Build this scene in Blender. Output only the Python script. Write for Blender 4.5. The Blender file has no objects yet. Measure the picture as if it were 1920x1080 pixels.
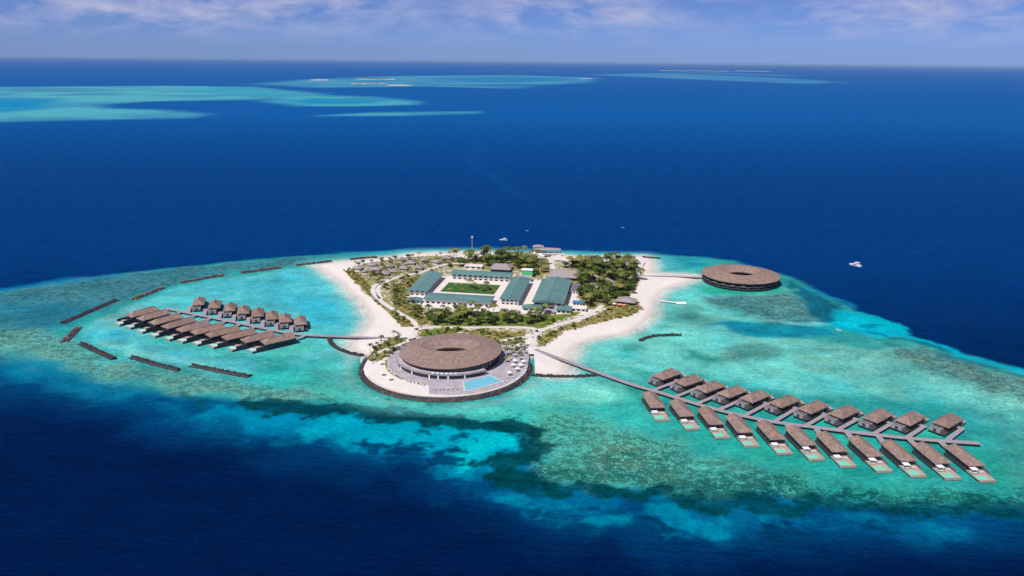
import bpy, math, random
import numpy as np
from mathutils import Matrix, Vector

R = math.radians
rng = random.Random(7)
scene = bpy.context.scene
col = scene.collection

# ------------------------------------------------------------------ camera, sky, sun, exposure
cam_d = bpy.data.cameras.new('camera')
cam = bpy.data.objects.new('camera', cam_d)
col.objects.link(cam)
cam_d.sensor_width = 36.0
cam_d.lens = 27.71
cam_d.clip_start = 1.0
cam_d.clip_end = 400000.0
cam.matrix_world = Matrix.Translation((0, 0, 200.0)) @ Matrix.Rotation(R(90 - 16.08), 4, 'X') @ Matrix.Rotation(R(0.6), 4, 'Z')
scene.camera = cam

SUN_EL, SUN_AZ = 56.0, -142.0          # azimuth clockwise from +Y: behind the camera, to its left
world = bpy.data.worlds.new('World')
scene.world = world
world.use_nodes = True
wn = world.node_tree.nodes
wl = world.node_tree.links
wn.clear()
w_out = wn.new('ShaderNodeOutputWorld')
w_bg = wn.new('ShaderNodeBackground')
w_bg.inputs['Strength'].default_value = 0.1
sky = wn.new('ShaderNodeTexSky')
sky.sky_type = 'NISHITA'
sky.sun_disc = False
sky.sun_elevation = R(SUN_EL)
sky.sun_rotation = R(SUN_AZ)
sky.altitude = 0
sky.air_density = 0.35
sky.dust_density = 0.5
sky.ozone_density = 10.0
tint = wn.new('ShaderNodeMix'); tint.data_type = 'RGBA'; tint.blend_type = 'MULTIPLY'
tint.inputs[0].default_value = 1.0
tint.inputs[7].default_value = (1.02, 0.94, 1.09, 1)
wl.new(sky.outputs[0], tint.inputs[6])
w_tc = wn.new('ShaderNodeTexCoord')
# below the horizon the sky keeps its horizon colour
s_sep = wn.new('ShaderNodeSeparateXYZ'); wl.new(w_tc.outputs['Generated'], s_sep.inputs[0])
s_max = wn.new('ShaderNodeMath'); s_max.operation = 'MAXIMUM'; s_max.inputs[1].default_value = 0.012
wl.new(s_sep.outputs['Z'], s_max.inputs[0])
s_com = wn.new('ShaderNodeCombineXYZ'); wl.new(s_sep.outputs['X'], s_com.inputs[0]); wl.new(s_sep.outputs['Y'], s_com.inputs[1]); wl.new(s_max.outputs[0], s_com.inputs[2])
s_nrm = wn.new('ShaderNodeVectorMath'); s_nrm.operation = 'NORMALIZE'; wl.new(s_com.outputs[0], s_nrm.inputs[0])
wl.new(s_nrm.outputs[0], sky.inputs['Vector'])
# broken high cloud, spread over the whole sky
w_map = wn.new('ShaderNodeMapping'); w_map.inputs['Scale'].default_value = (7.0, 7.0, 22.0)
w_map.inputs['Rotation'].default_value = (0, R(22), R(6))
wl.new(w_tc.outputs['Generated'], w_map.inputs[0])
w_n = wn.new('ShaderNodeTexNoise'); w_n.inputs['Scale'].default_value = 2.1; w_n.inputs['Detail'].default_value = 8
w_n.inputs['Roughness'].default_value = 0.62; w_n.inputs['Distortion'].default_value = 0.35
wl.new(w_map.outputs[0], w_n.inputs['Vector'])
w_r = wn.new('ShaderNodeValToRGB')
w_r.color_ramp.elements[0].position = 0.40; w_r.color_ramp.elements[0].color = (0, 0, 0, 1)
w_r.color_ramp.elements[1].position = 0.68; w_r.color_ramp.elements[1].color = (1, 1, 1, 1)
wl.new(w_n.outputs['Fac'], w_r.inputs[0])
w_big = wn.new('ShaderNodeTexNoise'); w_big.inputs['Scale'].default_value = 3.0; w_big.inputs['Detail'].default_value = 2
wl.new(w_tc.outputs['Generated'], w_big.inputs['Vector'])
w_br = wn.new('ShaderNodeValToRGB'); w_br.color_ramp.elements[0].position = 0.30; w_br.color_ramp.elements[1].position = 0.58
wl.new(w_big.outputs['Fac'], w_br.inputs[0])
w_m2 = wn.new('ShaderNodeMath'); w_m2.operation = 'MULTIPLY'
wl.new(w_r.outputs[0], w_m2.inputs[0]); wl.new(w_br.outputs[0], w_m2.inputs[1])
w_sep = wn.new('ShaderNodeSeparateXYZ'); wl.new(w_tc.outputs['Generated'], w_sep.inputs[0])
w_fade = wn.new('ShaderNodeMapRange'); w_fade.inputs[1].default_value = 0.014; w_fade.inputs[2].default_value = 0.05
wl.new(w_sep.outputs['Z'], w_fade.inputs[0])
w_m3 = wn.new('ShaderNodeMath'); w_m3.operation = 'MULTIPLY'
wl.new(w_m2.outputs[0], w_m3.inputs[0]); wl.new(w_fade.outputs[0], w_m3.inputs[1])
w_m4 = wn.new('ShaderNodeMath'); w_m4.operation = 'MULTIPLY'; w_m4.inputs[1].default_value = 0.85
wl.new(w_m3.outputs[0], w_m4.inputs[0])
w_mix = wn.new('ShaderNodeMix'); w_mix.data_type = 'RGBA'
wl.new(w_m4.outputs[0], w_mix.inputs[0]); wl.new(tint.outputs[2], w_mix.inputs[6])
w_mix.inputs[7].default_value = (5.1, 5.2, 7.1, 1)
wl.new(w_mix.outputs[2], w_bg.inputs[0])
wl.new(w_bg.outputs[0], w_out.inputs[0])

sun_d = bpy.data.lights.new('sun', 'SUN')
sun_d.energy = 4.3
sun_d.angle = R(0.53)
sun_d.color = (1.0, 0.955, 0.90)
sun = bpy.data.objects.new('sun', sun_d)
col.objects.link(sun)
sdir = Vector((math.sin(R(SUN_AZ)) * math.cos(R(SUN_EL)), math.cos(R(SUN_AZ)) * math.cos(R(SUN_EL)), math.sin(R(SUN_EL))))
sun.rotation_euler = sdir.to_track_quat('Z', 'Y').to_euler()
sun.location = (-200, -200, 600)

vs = scene.view_settings
vs.view_transform = 'Standard'
vs.look = 'None'
vs.exposure = 0.0
vs.gamma = 1.0
vs.use_curve_mapping = False
scene.cycles.use_denoising = True
scene.cycles.max_bounces = 5
scene.cycles.sample_clamp_indirect = 4.0

# ------------------------------------------------------------------ helpers
def lin(c):
    out = []
    for v in c[:3]:
        v /= 255.0
        out.append(v / 12.92 if v <= 0.04045 else ((v + 0.055) / 1.055) ** 2.4)
    return tuple(out)

def new_mat(name, base, rough=0.8, amt=0.25, scale=0.5, detail=4, spec=0.3, rand=0.0, bump=0.0, stretch=(1, 1, 1), second=None):
    """base colour varied by world-space noise; optionally per object; optional second colour for patches"""
    m = bpy.data.materials.new(name)
    m.use_nodes = True
    nt = m.node_tree; n = nt.nodes; l = nt.links
    b = n['Principled BSDF']
    b.inputs['Roughness'].default_value = rough
    b.inputs['Specular IOR Level'].default_value = spec
    geo = n.new('ShaderNodeNewGeometry')
    mp = n.new('ShaderNodeMapping'); mp.inputs['Scale'].default_value = stretch
    l.new(geo.outputs['Position'], mp.inputs[0])
    no = n.new('ShaderNodeTexNoise'); no.inputs['Scale'].default_value = scale; no.inputs['Detail'].default_value = detail
    no.inputs['Roughness'].default_value = 0.65
    l.new(mp.outputs[0], no.inputs['Vector'])
    mr = n.new('ShaderNodeMapRange'); mr.inputs[1].default_value = 0.3; mr.inputs[2].default_value = 0.7
    mr.inputs[3].default_value = 1 - amt; mr.inputs[4].default_value = 1 + amt
    l.new(no.outputs['Fac'], mr.inputs[0])
    fac = mr.outputs[0]
    if rand:
        oi = n.new('ShaderNodeObjectInfo')
        rr = n.new('ShaderNodeMapRange'); rr.inputs[3].default_value = 1 - rand; rr.inputs[4].default_value = 1 + rand
        l.new(oi.outputs['Random'], rr.inputs[0])
        mm = n.new('ShaderNodeMath'); mm.operation = 'MULTIPLY'
        l.new(fac, mm.inputs[0]); l.new(rr.outputs[0], mm.inputs[1]); fac = mm.outputs[0]
    mx = n.new('ShaderNodeMix'); mx.data_type = 'RGBA'; mx.blend_type = 'MULTIPLY'; mx.inputs[0].default_value = 1
    mx.inputs[6].default_value = (*base, 1)
    if second:
        n2 = n.new('ShaderNodeTexNoise'); n2.inputs['Scale'].default_value = scale * 0.37; n2.inputs['Detail'].default_value = 3
        l.new(geo.outputs['Position'], n2.inputs['Vector'])
        r2 = n.new('ShaderNodeMapRange'); r2.inputs[1].default_value = 0.42; r2.inputs[2].default_value = 0.6
        l.new(n2.outputs['Fac'], r2.inputs[0])
        f2 = r2.outputs[0]
        if rand:
            ad = n.new('ShaderNodeMath'); ad.operation = 'MULTIPLY_ADD'; ad.inputs[1].default_value = 1.2; ad.inputs[2].default_value = -0.6
            l.new(oi.outputs['Random'], ad.inputs[0])
            a2 = n.new('ShaderNodeMath'); a2.operation = 'ADD'; a2.use_clamp = True
            l.new(ad.outputs[0], a2.inputs[0]); l.new(f2, a2.inputs[1]); f2 = a2.outputs[0]
        m2 = n.new('ShaderNodeMix'); m2.data_type = 'RGBA'
        m2.inputs[6].default_value = (*base, 1); m2.inputs[7].default_value = (*second, 1)
        l.new(f2, m2.inputs[0]); l.new(m2.outputs[2], mx.inputs[6])
    l.new(fac, mx.inputs[7])
    l.new(mx.outputs[2], b.inputs['Base Color'])
    if bump:
        bp = n.new('ShaderNodeBump'); bp.inputs['Strength'].default_value = 0.6; bp.inputs['Distance'].default_value = bump
        l.new(no.outputs['Fac'], bp.inputs['Height']); l.new(bp.outputs[0], b.inputs['Normal'])
    return m

M = {}
M['thatch'] = new_mat('thatch', (0.31, 0.208, 0.170), 0.9, 0.34, 0.8, 6, 0.15, 0.18, 0.3, second=(0.22, 0.155, 0.134))
M['ridge'] = new_mat('ridge_thatch', (0.24, 0.175, 0.155), 0.9, 0.2, 1.5, 3, 0.15)
M['thatch_dark'] = new_mat('shaded_thatch', (0.08, 0.06, 0.055), 0.95, 0.2, 1.0, 3, 0.1)  # darkened copy of the thatch, shade put into its colour
M['dark_wood'] = new_mat('dark_wood_wall', (0.048, 0.046, 0.06), 0.75, 0.25, 1.2, 4, 0.2, 0.05, 0.0, (1, 1, 0.2))
M['grey_wood'] = new_mat('weathered_grey_wood', (0.33, 0.285, 0.315), 0.8, 0.16, 0.7, 5, 0.2)
M['screen'] = new_mat('grey_screen', (0.17, 0.16, 0.19), 0.8, 0.2, 1.0, 4, 0.2)
M['deck'] = new_mat('tan_deck', (0.42, 0.33, 0.275), 0.75, 0.18, 0.9, 5, 0.25, 0.05)
M['post'] = new_mat('pier_post', (0.06, 0.055, 0.06), 0.8, 0.3, 1.0, 3, 0.2)
M['pool'] = new_mat('pool_mint', (0.22, 0.62, 0.47), 0.08, 0.06, 0.8, 2, 0.5)
M['pool_blue'] = new_mat('pool_blue', (0.17, 0.52, 0.66), 0.08, 0.05, 0.3, 2, 0.5, bump=0.05)
M['pool_pale'] = new_mat('pool_pale', (0.50, 0.76, 0.68), 0.1, 0.06, 0.8, 2, 0.5)
M['glass'] = new_mat('dark_glass', (0.02, 0.024, 0.04), 0.1, 0.2, 0.6, 2, 0.5)
M['teal_reflection_glass'] = new_mat('teal_reflection_glass', (0.03, 0.11, 0.14), 0.12, 0.2, 0.3, 2, 0.5)  # teal reflection on the front glass, put into the base colour
M['canvas'] = new_mat('white_canvas', (0.80, 0.80, 0.84), 0.7, 0.05, 1.0, 2, 0.2)
M['white_wall'] = new_mat('white_render', (0.74, 0.69, 0.66), 0.8, 0.10, 0.25, 5, 0.2)
M['white_trim'] = new_mat('white_trim', (0.78, 0.75, 0.73), 0.7, 0.05, 0.5, 2, 0.2)
M['teal_roof'] = new_mat('teal_metal_roof', (0.108, 0.222, 0.212), 0.55, 0.20, 0.18, 6, 0.35, 0.10)
M['lavender_roof'] = new_mat('grey_shingle_roof', (0.33, 0.275, 0.285), 0.85, 0.18, 0.9, 4, 0.2, 0.10)
M['paving'] = new_mat('lavender_paving', (0.38, 0.34, 0.38), 0.8, 0.24, 0.5, 7, 0.2, second=(0.45, 0.41, 0.43))
M['kerb'] = new_mat('pale_kerb', (0.62, 0.55, 0.52), 0.8, 0.1, 0.5, 3, 0.2)
M['rock'] = new_mat('breakwater_rock', (0.24, 0.175, 0.14), 0.9, 0.5, 0.9, 4, 0.2, second=(0.10, 0.08, 0.075))
M['rock_dark'] = new_mat('dark_breakwater_rock', (0.075, 0.058, 0.056), 0.9, 0.5, 0.9, 4, 0.2, second=(0.035, 0.03, 0.036))
M['revet'] = new_mat('revetment_stone', (0.19, 0.135, 0.08), 0.9, 0.45, 0.8, 4, 0.2, second=(0.06, 0.048, 0.042))
M['rock_wet'] = new_mat('wet_rock', (0.035, 0.034, 0.042), 0.6, 0.4, 0.7, 4, 0.3)
M['path'] = new_mat('pale_path', (0.66, 0.60, 0.58), 0.9, 0.12, 0.3, 4, 0.1)
M['lawn'] = new_mat('lawn', (0.050, 0.125, 0.026), 0.9, 0.4, 0.25, 5, 0.1)
M['trunk'] = new_mat('trunk', (0.17, 0.13, 0.10), 0.9, 0.2, 1.0, 3, 0.1)
M['palm'] = new_mat('palm_frond', (0.085, 0.115, 0.025), 0.6, 0.3, 0.6, 3, 0.15, 0.35, second=(0.18, 0.17, 0.04))
M['leaf'] = new_mat('broad_leaf', (0.058, 0.105, 0.02), 0.6, 0.45, 0.7, 3, 0.15, 0.4, second=(0.13, 0.165, 0.03))
M['shrub'] = new_mat('shrub_leaf', (0.24, 0.245, 0.05), 0.7, 0.4, 0.7, 3, 0.15, 0.3, second=(0.44, 0.34, 0.10))
M['hull'] = new_mat('white_hull', (0.80, 0.80, 0.82), 0.3, 0.03, 0.5, 2, 0.5)
M['orange'] = new_mat('orange_canvas', (0.85, 0.28, 0.14), 0.7, 0.1, 0.5, 2, 0.2)
M['green_tank'] = new_mat('green_panel', (0.10, 0.52, 0.20), 0.5, 0.1, 0.4, 2, 0.3)
M['blue_tarp'] = new_mat('blue_panel', (0.05, 0.20, 0.42), 0.5, 0.1, 0.4, 2, 0.3)
M['cushion'] = new_mat('cushion', (0.66, 0.62, 0.62), 0.8, 0.1, 1.0, 2, 0.2)
M['far_land'] = new_mat('far_scrub', (0.13, 0.14, 0.12), 0.9, 0.4, 0.01, 3, 0.1)
M['far_sand'] = new_mat('far_sand', (0.62, 0.50, 0.45), 0.9, 0.2, 0.01, 3, 0.1)

class MB:
    def __init__(self):
        self.v = []; self.f = []
    def add(self, vs, fs):
        o = len(self.v); self.v += [tuple(p) for p in vs]; self.f += [tuple(i + o for i in f) for f in fs]
        return self
    def box(self, x0, x1, y0, y1, z0, z1):
        return self.add([(x0, y0, z0), (x1, y0, z0), (x1, y1, z0), (x0, y1, z0), (x0, y0, z1), (x1, y0, z1), (x1, y1, z1), (x0, y1, z1)],
                        [(3, 2, 1, 0), (4, 5, 6, 7), (0, 1, 5, 4), (1, 2, 6, 5), (2, 3, 7, 6), (3, 0, 4, 7)])
    def obox(self, cx, cy, a, lx, ly, z0, z1):
        c, s = math.cos(a), math.sin(a)
        q = [(cx + u * c - w * s, cy + u * s + w * c) for u, w in ((-lx/2, -ly/2), (lx/2, -ly/2), (lx/2, ly/2), (-lx/2, ly/2))]
        return self.prism(q, z0, z1)
    def prism(self, poly, z0, z1):
        k = len(poly)
        vs = [(x, y, z0) for x, y in poly] + [(x, y, z1) for x, y in poly]
        return self.add(vs, [tuple(range(k - 1, -1, -1)), tuple(range(k, 2 * k))] + [(i, (i + 1) % k, k + (i + 1) % k, k + i) for i in range(k)])
    def cyl(self, x, y, z0, z1, r0, r1=None, k=8):
        r1 = r0 if r1 is None else r1
        vs = [(x + r0 * math.cos(2*math.pi*i/k), y + r0 * math.sin(2*math.pi*i/k), z0) for i in range(k)] + \
             [(x + r1 * math.cos(2*math.pi*i/k), y + r1 * math.sin(2*math.pi*i/k), z1) for i in range(k)]
        return self.add(vs, [tuple(range(k - 1, -1, -1)), tuple(range(k, 2 * k))] + [(i, (i + 1) % k, k + (i + 1) % k, k + i) for i in range(k)])
    def lathe(self, prof, k=96, a0=0.0, a1=2*math.pi, jit=0.0, rg=None):
        full = abs(a1 - a0 - 2*math.pi) < 1e-6
        n = k if full else k + 1
        vs = []
        for i in range(n):
            a = a0 + (a1 - a0) * i / k
            for r, z in prof:
                d = (rg.uniform(-jit, jit) if jit else 0)
                vs.append(((r + d) * math.cos(a), (r + d) * math.sin(a), z + d * 0.4))
        p = len(prof); fs = []
        for i in range(k):
            j = (i + 1) % n
            for q in range(p - 1):
                fs.append((i*p + q, j*p + q, j*p + q + 1, i*p + q + 1))
        return self.add(vs, fs)
    def hip(self, x0, x1, y0, y1, ze, zr, h0, h1, th=0.35):
        xm = (x0 + x1) / 2
        v = [(x0, y0, ze), (x1, y0, ze), (x1, y1, ze), (x0, y1, ze), (x0, y0, ze + th), (x1, y0, ze + th), (x1, y1, ze + th), (x0, y1, ze + th),
             (xm, y0 + h0, zr), (xm, y1 - h1, zr)]
        return self.add(v, [(3, 2, 1, 0), (0, 1, 5, 4), (1, 2, 6, 5), (2, 3, 7, 6), (3, 0, 4, 7), (4, 5, 8), (5, 6, 9, 8), (6, 7, 9), (7, 4, 8, 9)])
    def strip(self, pts, w, z0, z1):
        L, Rr = offset(pts, w / 2), offset(pts, -w / 2)
        k = len(pts); vs = []
        for i in range(k):
            vs += [(*L[i], z0), (*Rr[i], z0), (*Rr[i], z1), (*L[i], z1)]
        fs = [(0, 1, 2, 3), (4*k - 1, 4*k - 2, 4*k - 3, 4*k - 4)]
        for i in range(k - 1):
            a, b = 4*i, 4*i + 4
            fs += [(a + 3, a + 2, b + 2, b + 3), (a + 1, a, b, b + 1), (a, a + 3, b + 3, b), (a + 2, a + 1, b + 1, b + 2)]
        return self.add(vs, fs)
    def mesh(self, name, mat, smooth=False):
        me = bpy.data.meshes.new(name)
        me.from_pydata(self.v, [], self.f)
        me.materials.append(mat)
        if smooth:
            me.polygons.foreach_set('use_smooth', [True] * len(me.polygons))
        me.update()
        return me
    def build(self, name, mat, parent=None, smooth=False, loc=None):
        return put(name, self.mesh(name, mat, smooth), parent, loc)

def put(name, me, parent=None, loc=None, rz=0.0, sc=None):
    o = bpy.data.objects.new(name, me)
    col.objects.link(o)
    if parent is not None: o.parent = parent
    if loc is not None: o.location = loc
    if rz: o.rotation_euler = (0, 0, rz)
    if sc: o.scale = (sc, sc, sc) if not isinstance(sc, tuple) else sc
    return o

def offset(pts, d):
    out = []
    for i, p in enumerate(pts):
        a = pts[max(0, i - 1)]; b = pts[min(len(pts) - 1, i + 1)]
        dx, dy = b[0] - a[0], b[1] - a[1]; L = math.hypot(dx, dy) or 1
        out.append((p[0] - dy / L * d, p[1] + dx / L * d))
    return out

def smooth_line(pts, n=6):
    """Catmull-Rom through the points"""
    out = []
    P = [pts[0]] + list(pts) + [pts[-1]]
    for i in range(1, len(P) - 2):
        for k in range(n):
            t = k / n
            o = []
            for c in (0, 1):
                a, b, d, e = P[i-1][c], P[i][c], P[i+1][c], P[i+2][c]
                o.append(0.5 * (2*b + (d - a)*t + (2*a - 5*b + 4*d - e)*t*t + (3*b - a - 3*d + e)*t**3))
            out.append(tuple(o))
    out.append(tuple(pts[-1]))
    return out

def resample(pts, step):
    out = [pts[0]]; acc = 0.0
    for a, b in zip(pts, pts[1:]):
        L = math.hypot(b[0]-a[0], b[1]-a[1]); t = step - acc
        while t <= L:
            out.append((a[0] + (b[0]-a[0])*t/L, a[1] + (b[1]-a[1])*t/L)); t += step
        acc = L - (t - step)
    return out

def tag(o, label=None, cat=None, group=None, kind=None):
    if label: o['label'] = label
    if cat: o['category'] = cat
    if group: o['group'] = group
    if kind: o['kind'] = kind
    return o

def thing(name, label, cat, loc=(0, 0, 0), rz=0.0, group=None):
    o = bpy.data.objects.new(name, None)
    o.empty_display_size = 1.0
    col.objects.link(o)
    o.location = loc; o.rotation_euler = (0, 0, rz)
    return tag(o, label, cat, group)

def copy_tree(o, parent=None):
    c = o.copy(); col.objects.link(c)
    if parent is not None: c.parent = parent
    for ch in list(o.children): copy_tree(ch, c)
    return c

ORD = ['first', 'second', 'third', 'fourth', 'fifth', 'sixth', 'seventh', 'eighth', 'ninth', 'tenth', 'eleventh', 'twelfth', 'thirteenth', 'fourteenth']

# value noise on arrays
_T = np.random.RandomState(3).rand(256, 256).astype(np.float32)
def vnoise(x, y, s=0):
    xi = np.floor(x).astype(np.int64); yi = np.floor(y).astype(np.int64)
    fx = x - xi; fy = y - yi
    fx = fx*fx*(3 - 2*fx); fy = fy*fy*(3 - 2*fy)
    a = (xi + s*37) & 255; b = (yi + s*91) & 255; a1 = (a + 1) & 255; b1 = (b + 1) & 255
    return (_T[a, b]*(1-fx) + _T[a1, b]*fx)*(1-fy) + (_T[a, b1]*(1-fx) + _T[a1, b1]*fx)*fy
def fbm(x, y, s=0, o=4):
    t = 0.0; A = 0.5; n = 0.0
    for k in range(o):
        t = t + A*vnoise(x, y, s + k); n += A; A *= 0.55; x = x*2.03 + 11.7; y = y*2.03 + 5.3
    return t/n - 0.5
def sstep(a, b, x):
    t = np.clip((x - a)/(b - a), 0, 1); return t*t*(3 - 2*t)
def seg_dist(pts, X, Y, closed=True):
    d = np.full(X.shape, 1e12); k = len(pts)
    for i in range(k if closed else k - 1):
        ax, ay = pts[i]; bx, by = pts[(i + 1) % k]
        ex, ey = bx - ax, by - ay
        t = np.clip(((X - ax)*ex + (Y - ay)*ey)/(ex*ex + ey*ey + 1e-9), 0, 1)
        d = np.minimum(d, (X - ax - t*ex)**2 + (Y - ay - t*ey)**2)
    return np.sqrt(d)
def inside(pts, X, Y):
    r = np.zeros(X.shape, bool); k = len(pts)
    for i in range(k):
        ax, ay = pts[i]; bx, by = pts[(i + 1) % k]
        if ay == by: continue
        c = ((ay > Y) != (by > Y)) & (X < (bx - ax)*(Y - ay)/(by - ay) + ax)
        r ^= c
    return r
def sdist(pts, X, Y):
    d = seg_dist(pts, X, Y)
    return np.where(inside(pts, X, Y), -d, d)

# ------------------------------------------------------------------ shoreline and terrace (metres)
TC = (-44.0, 499.3); TR = 57.0
SHORE = [(-198.8, 769.9), (-183.0, 781.5), (-167.1, 788.9), (-145.1, 799.0), (-127.9, 806.8), (-105.3, 824.5), (-68.4, 828.6), (-35.0, 830.1), (-0.4, 829.2), (39.7, 823.7), (74.6, 815.6), (140.1, 820.9), (147.0, 807.0), (145.4, 784.4), (138.5, 756.5), (146.6, 748.7), (177.5, 745.9), (183.6, 736.3), (157.7, 712.5), (137.6, 690.3), (125.4, 661.5), (118.3, 630.5), (108.3, 602.0), (98.4, 584.6), (87.3, 570.4), (64.2, 560.0), (49.9, 546.8), (42.6, 531.0), (38.8, 508.1), (36.7, 486.9), (12.6, 485.3), (9.6, 474.4), (0.3, 462.9), (-9.0, 454.4), (-21.9, 447.6), (-39.5, 444.7), (-57.6, 445.9), (-73.5, 451.9), (-84.7, 461.6), (-94.8, 474.3), (-101.0, 490.6), (-104.5, 509.0), (-104.5, 519.3), (-114.3, 530.7), (-117.9, 545.1), (-115.6, 561.6), (-112.4, 577.8), (-113.7, 601.4), (-121.0, 625.2), (-131.9, 652.2), (-147.6, 679.7), (-161.5, 711.3), (-174.7, 729.8), (-188.9, 753.4)]
GZ = 1.8

# ------------------------------------------------------------------ sea: one sheet to the horizon
def axis(a, b, step, far, grow, cap, cap_until):
    mid = list(np.arange(a, b + step/2, step))
    lo = []; x = a; s = step
    while x > -far:
        s = min(s*grow, cap) if abs(x) < cap_until else s*1.35
        x -= s; lo.append(x)
    hi = []; x = mid[-1]; s = step
    while x < far:
        s = min(s*grow, cap) if abs(x) < cap_until else s*1.35
        x += s; hi.append(x)
    return np.array(lo[::-1] + mid + hi)
gx = axis(-430, 345, 1.4, 100000, 1.12, 45, 7000)
mid = list(np.arange(268, 905, 1.4)); lo = []; y = 268; s = 1.4
while y > -3000: s *= 1.3; y -= s; lo.append(y)
hi = []; y = mid[-1]; s = 1.4
while y < 100000: s = min(s*1.1, y*0.02) if y < 32000 else s*1.3; y += s; hi.append(y)
gy = np.array(lo[::-1] + mid + hi)
NX, NY = len(gx), len(gy)
X, Y = np.meshgrid(gx, gy)
X = X.ravel(); Y = Y.ravel()
WATER_K = 0.77
C = np.zeros((X.size, 3)); COR = np.zeros(X.size)
# open water: sky reflection and haze painted in, navy near to lighter blue far
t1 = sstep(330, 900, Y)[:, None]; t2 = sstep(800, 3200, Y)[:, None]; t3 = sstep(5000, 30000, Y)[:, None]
nearb = np.array(lin((0, 28, 76))); midb = np.array(lin((0, 62, 130))); farb = np.array(lin((0, 92, 166))); horb = np.array(lin((0, 94, 172)))
C[:] = ((nearb*(1-t1) + midb*t1)*(1-t2) + farb*t2)*(1-t3) + horb*t3
sel_cache = {}
def layer(kind, pts, rgb, feather, warp=0.0, wscale=20.0, op=1.0, coral=None, seed=0, width=0.0, mott=0.0, mscale=12.0):
    """blend a water colour (and coral density) into the sheet inside a polygon or along a line"""
    pad = feather*1.2 + warp*1.5 + width
    xs = [p[0] for p in pts]; ys = [p[1] for p in pts]
    i = np.nonzero((X > min(xs)-pad) & (X < max(xs)+pad) & (Y > min(ys)-pad) & (Y < max(ys)+pad))[0]
    if not len(i): return
    x = X[i]; yv = Y[i]
    xw, yw = x, yv
    if warp:
        xw = x + 2*warp*fbm(x/wscale, yv/wscale, seed); yw = yv + 2*warp*fbm(x/wscale + 50, yv/wscale + 9, seed + 5)
    d = sdist(pts, xw, yw) if kind == 'poly' else seg_dist(pts, xw, yw, False) - width
    a = sstep(feather, -feather, d)*op
    if mott:
        a = a*np.clip(1 - mott + mott*sstep(-0.10, 0.10, fbm(x/mscale, yv/mscale, seed + 20, 4))*1.0, 0, 1)
    if rgb is not None:
        C[i] = C[i]*(1 - a[:, None]) + np.array(lin(rgb))*a[:, None]
    if coral is not None:
        COR[i] = COR[i]*(1 - a) + coral*a

# --- far atolls
FT = (84, 176, 190)
layer('poly', [(-4284.1, 4774.0), (-3396.2, 5362.0), (-2562.3, 5878.6), (-1863.6, 5866.0), (-1351.2, 5088.8), (-1115.1, 4818.0), (-1180.1, 4438.4), (-1289.9, 4044.5), (-1711.5, 3793.2), (-1808.4, 3492.3), (-1638.7, 3243.7), (-1395.9, 3178.6), (-1153.8, 2958.6), (-1142.9, 2762.9), (-1615.9, 2522.8), (-2082.2, 2292.0)], FT, 76, 30, 300, mott=0.4, mscale=260)
layer('poly', [(-3160.8, 3789.7), (-2505.0, 3940.7), (-2195.8, 3898.8), (-1843.6, 3170.4), (-1872.8, 2932.5), (-2322.7, 2770.3)], (10, 140, 190), 76, 30, 300, mott=0.4, mscale=260)
layer('poly', [(-3076.1, 4955.5), (-2598.1, 4913.9), (-2509.3, 4685.3), (-2894.7, 4660.0)], (70, 120, 150), 102, 30, 300, 0.7, mott=0.4, mscale=260)
layer('poly', [(-2250.8, 5404.1), (-2033.4, 5692.8), (-1187.1, 4961.3), (-1343.6, 4399.1), (-1728.6, 4658.6)], (50, 165, 190), 102, 30, 300, 0.8, mott=0.4, mscale=260)
layer('poly', [(-1218.0, 3897.8), (-1271.7, 4350.6), (-1116.9, 4665.2), (-787.1, 4532.9), (-464.6, 4057.5), (-455.4, 3758.1), (-625.2, 3591.2), (-941.6, 3531.3)], (72, 168, 188), 68, 25, 200, mott=0.4, mscale=260)
layer('poly', [(-1120.9, 3918.4), (-1025.9, 4281.2), (-654.1, 4071.7), (-663.1, 3811.7), (-939.3, 3709.0)], (20, 145, 190), 59, 25, 200, mott=0.4, mscale=260)
layer('poly', [(-708.2, 2940.4), (-549.7, 3152.2), (-148.9, 3287.8), (-163.5, 3150.2), (-422.1, 2985.2)], (80, 170, 190), 59, 15, 200, 0.95, mott=0.4, mscale=260)
layer('poly', [(-2091.8, 6455.9), (-2054.6, 8390.6), (-1411.0, 10573.1), (-32.2, 11790.4), (1030.8, 10813.2), (742.7, 8047.0), (95.6, 6938.9), (-15.7, 6096.8), (-686.7, 6384.6), (-1408.2, 5894.3)], (76, 160, 190), 204, 60, 700, 0.95, mott=0.4, mscale=260)
layer('poly', [(-1041.3, 9141.8), (-28.8, 10606.5), (759.3, 10021.3), (598.0, 8625.9), (-320.0, 7629.3)], (10, 125, 185), 187, 60, 700, 0.9, mott=0.4, mscale=260)
layer('poly', [(-19.4, 7384.2), (268.6, 7320.5), (-103.4, 6580.5), (-631.0, 6684.4)], (10, 95, 165), 153, 60, 700, 0.8, mott=0.4, mscale=260)
layer('poly', [(1151.1, 12980.2), (3052.5, 16373.0), (3893.6, 11552.2), (3784.7, 9242.8), (2985.5, 8510.4), (2143.7, 10380.9)], (70, 150, 190), 272, 80, 900, 0.85, mott=0.4, mscale=260)
layer('poly', [(3217.5, 17261.8), (4439.4, 18613.0), (5219.3, 14926.0), (4265.7, 12914.1)], (60, 140, 190), 425, 80, 900, 0.7, mott=0.4, mscale=260)
# faint wind lane on the open water
layer('line', [(-74.4, 1923.6), (-87.1, 1568.8), (-29.5, 1356.9), (18.9, 1194.2)], (20, 92, 158), 14, 25, 90, 0.45, width=4)
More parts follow.
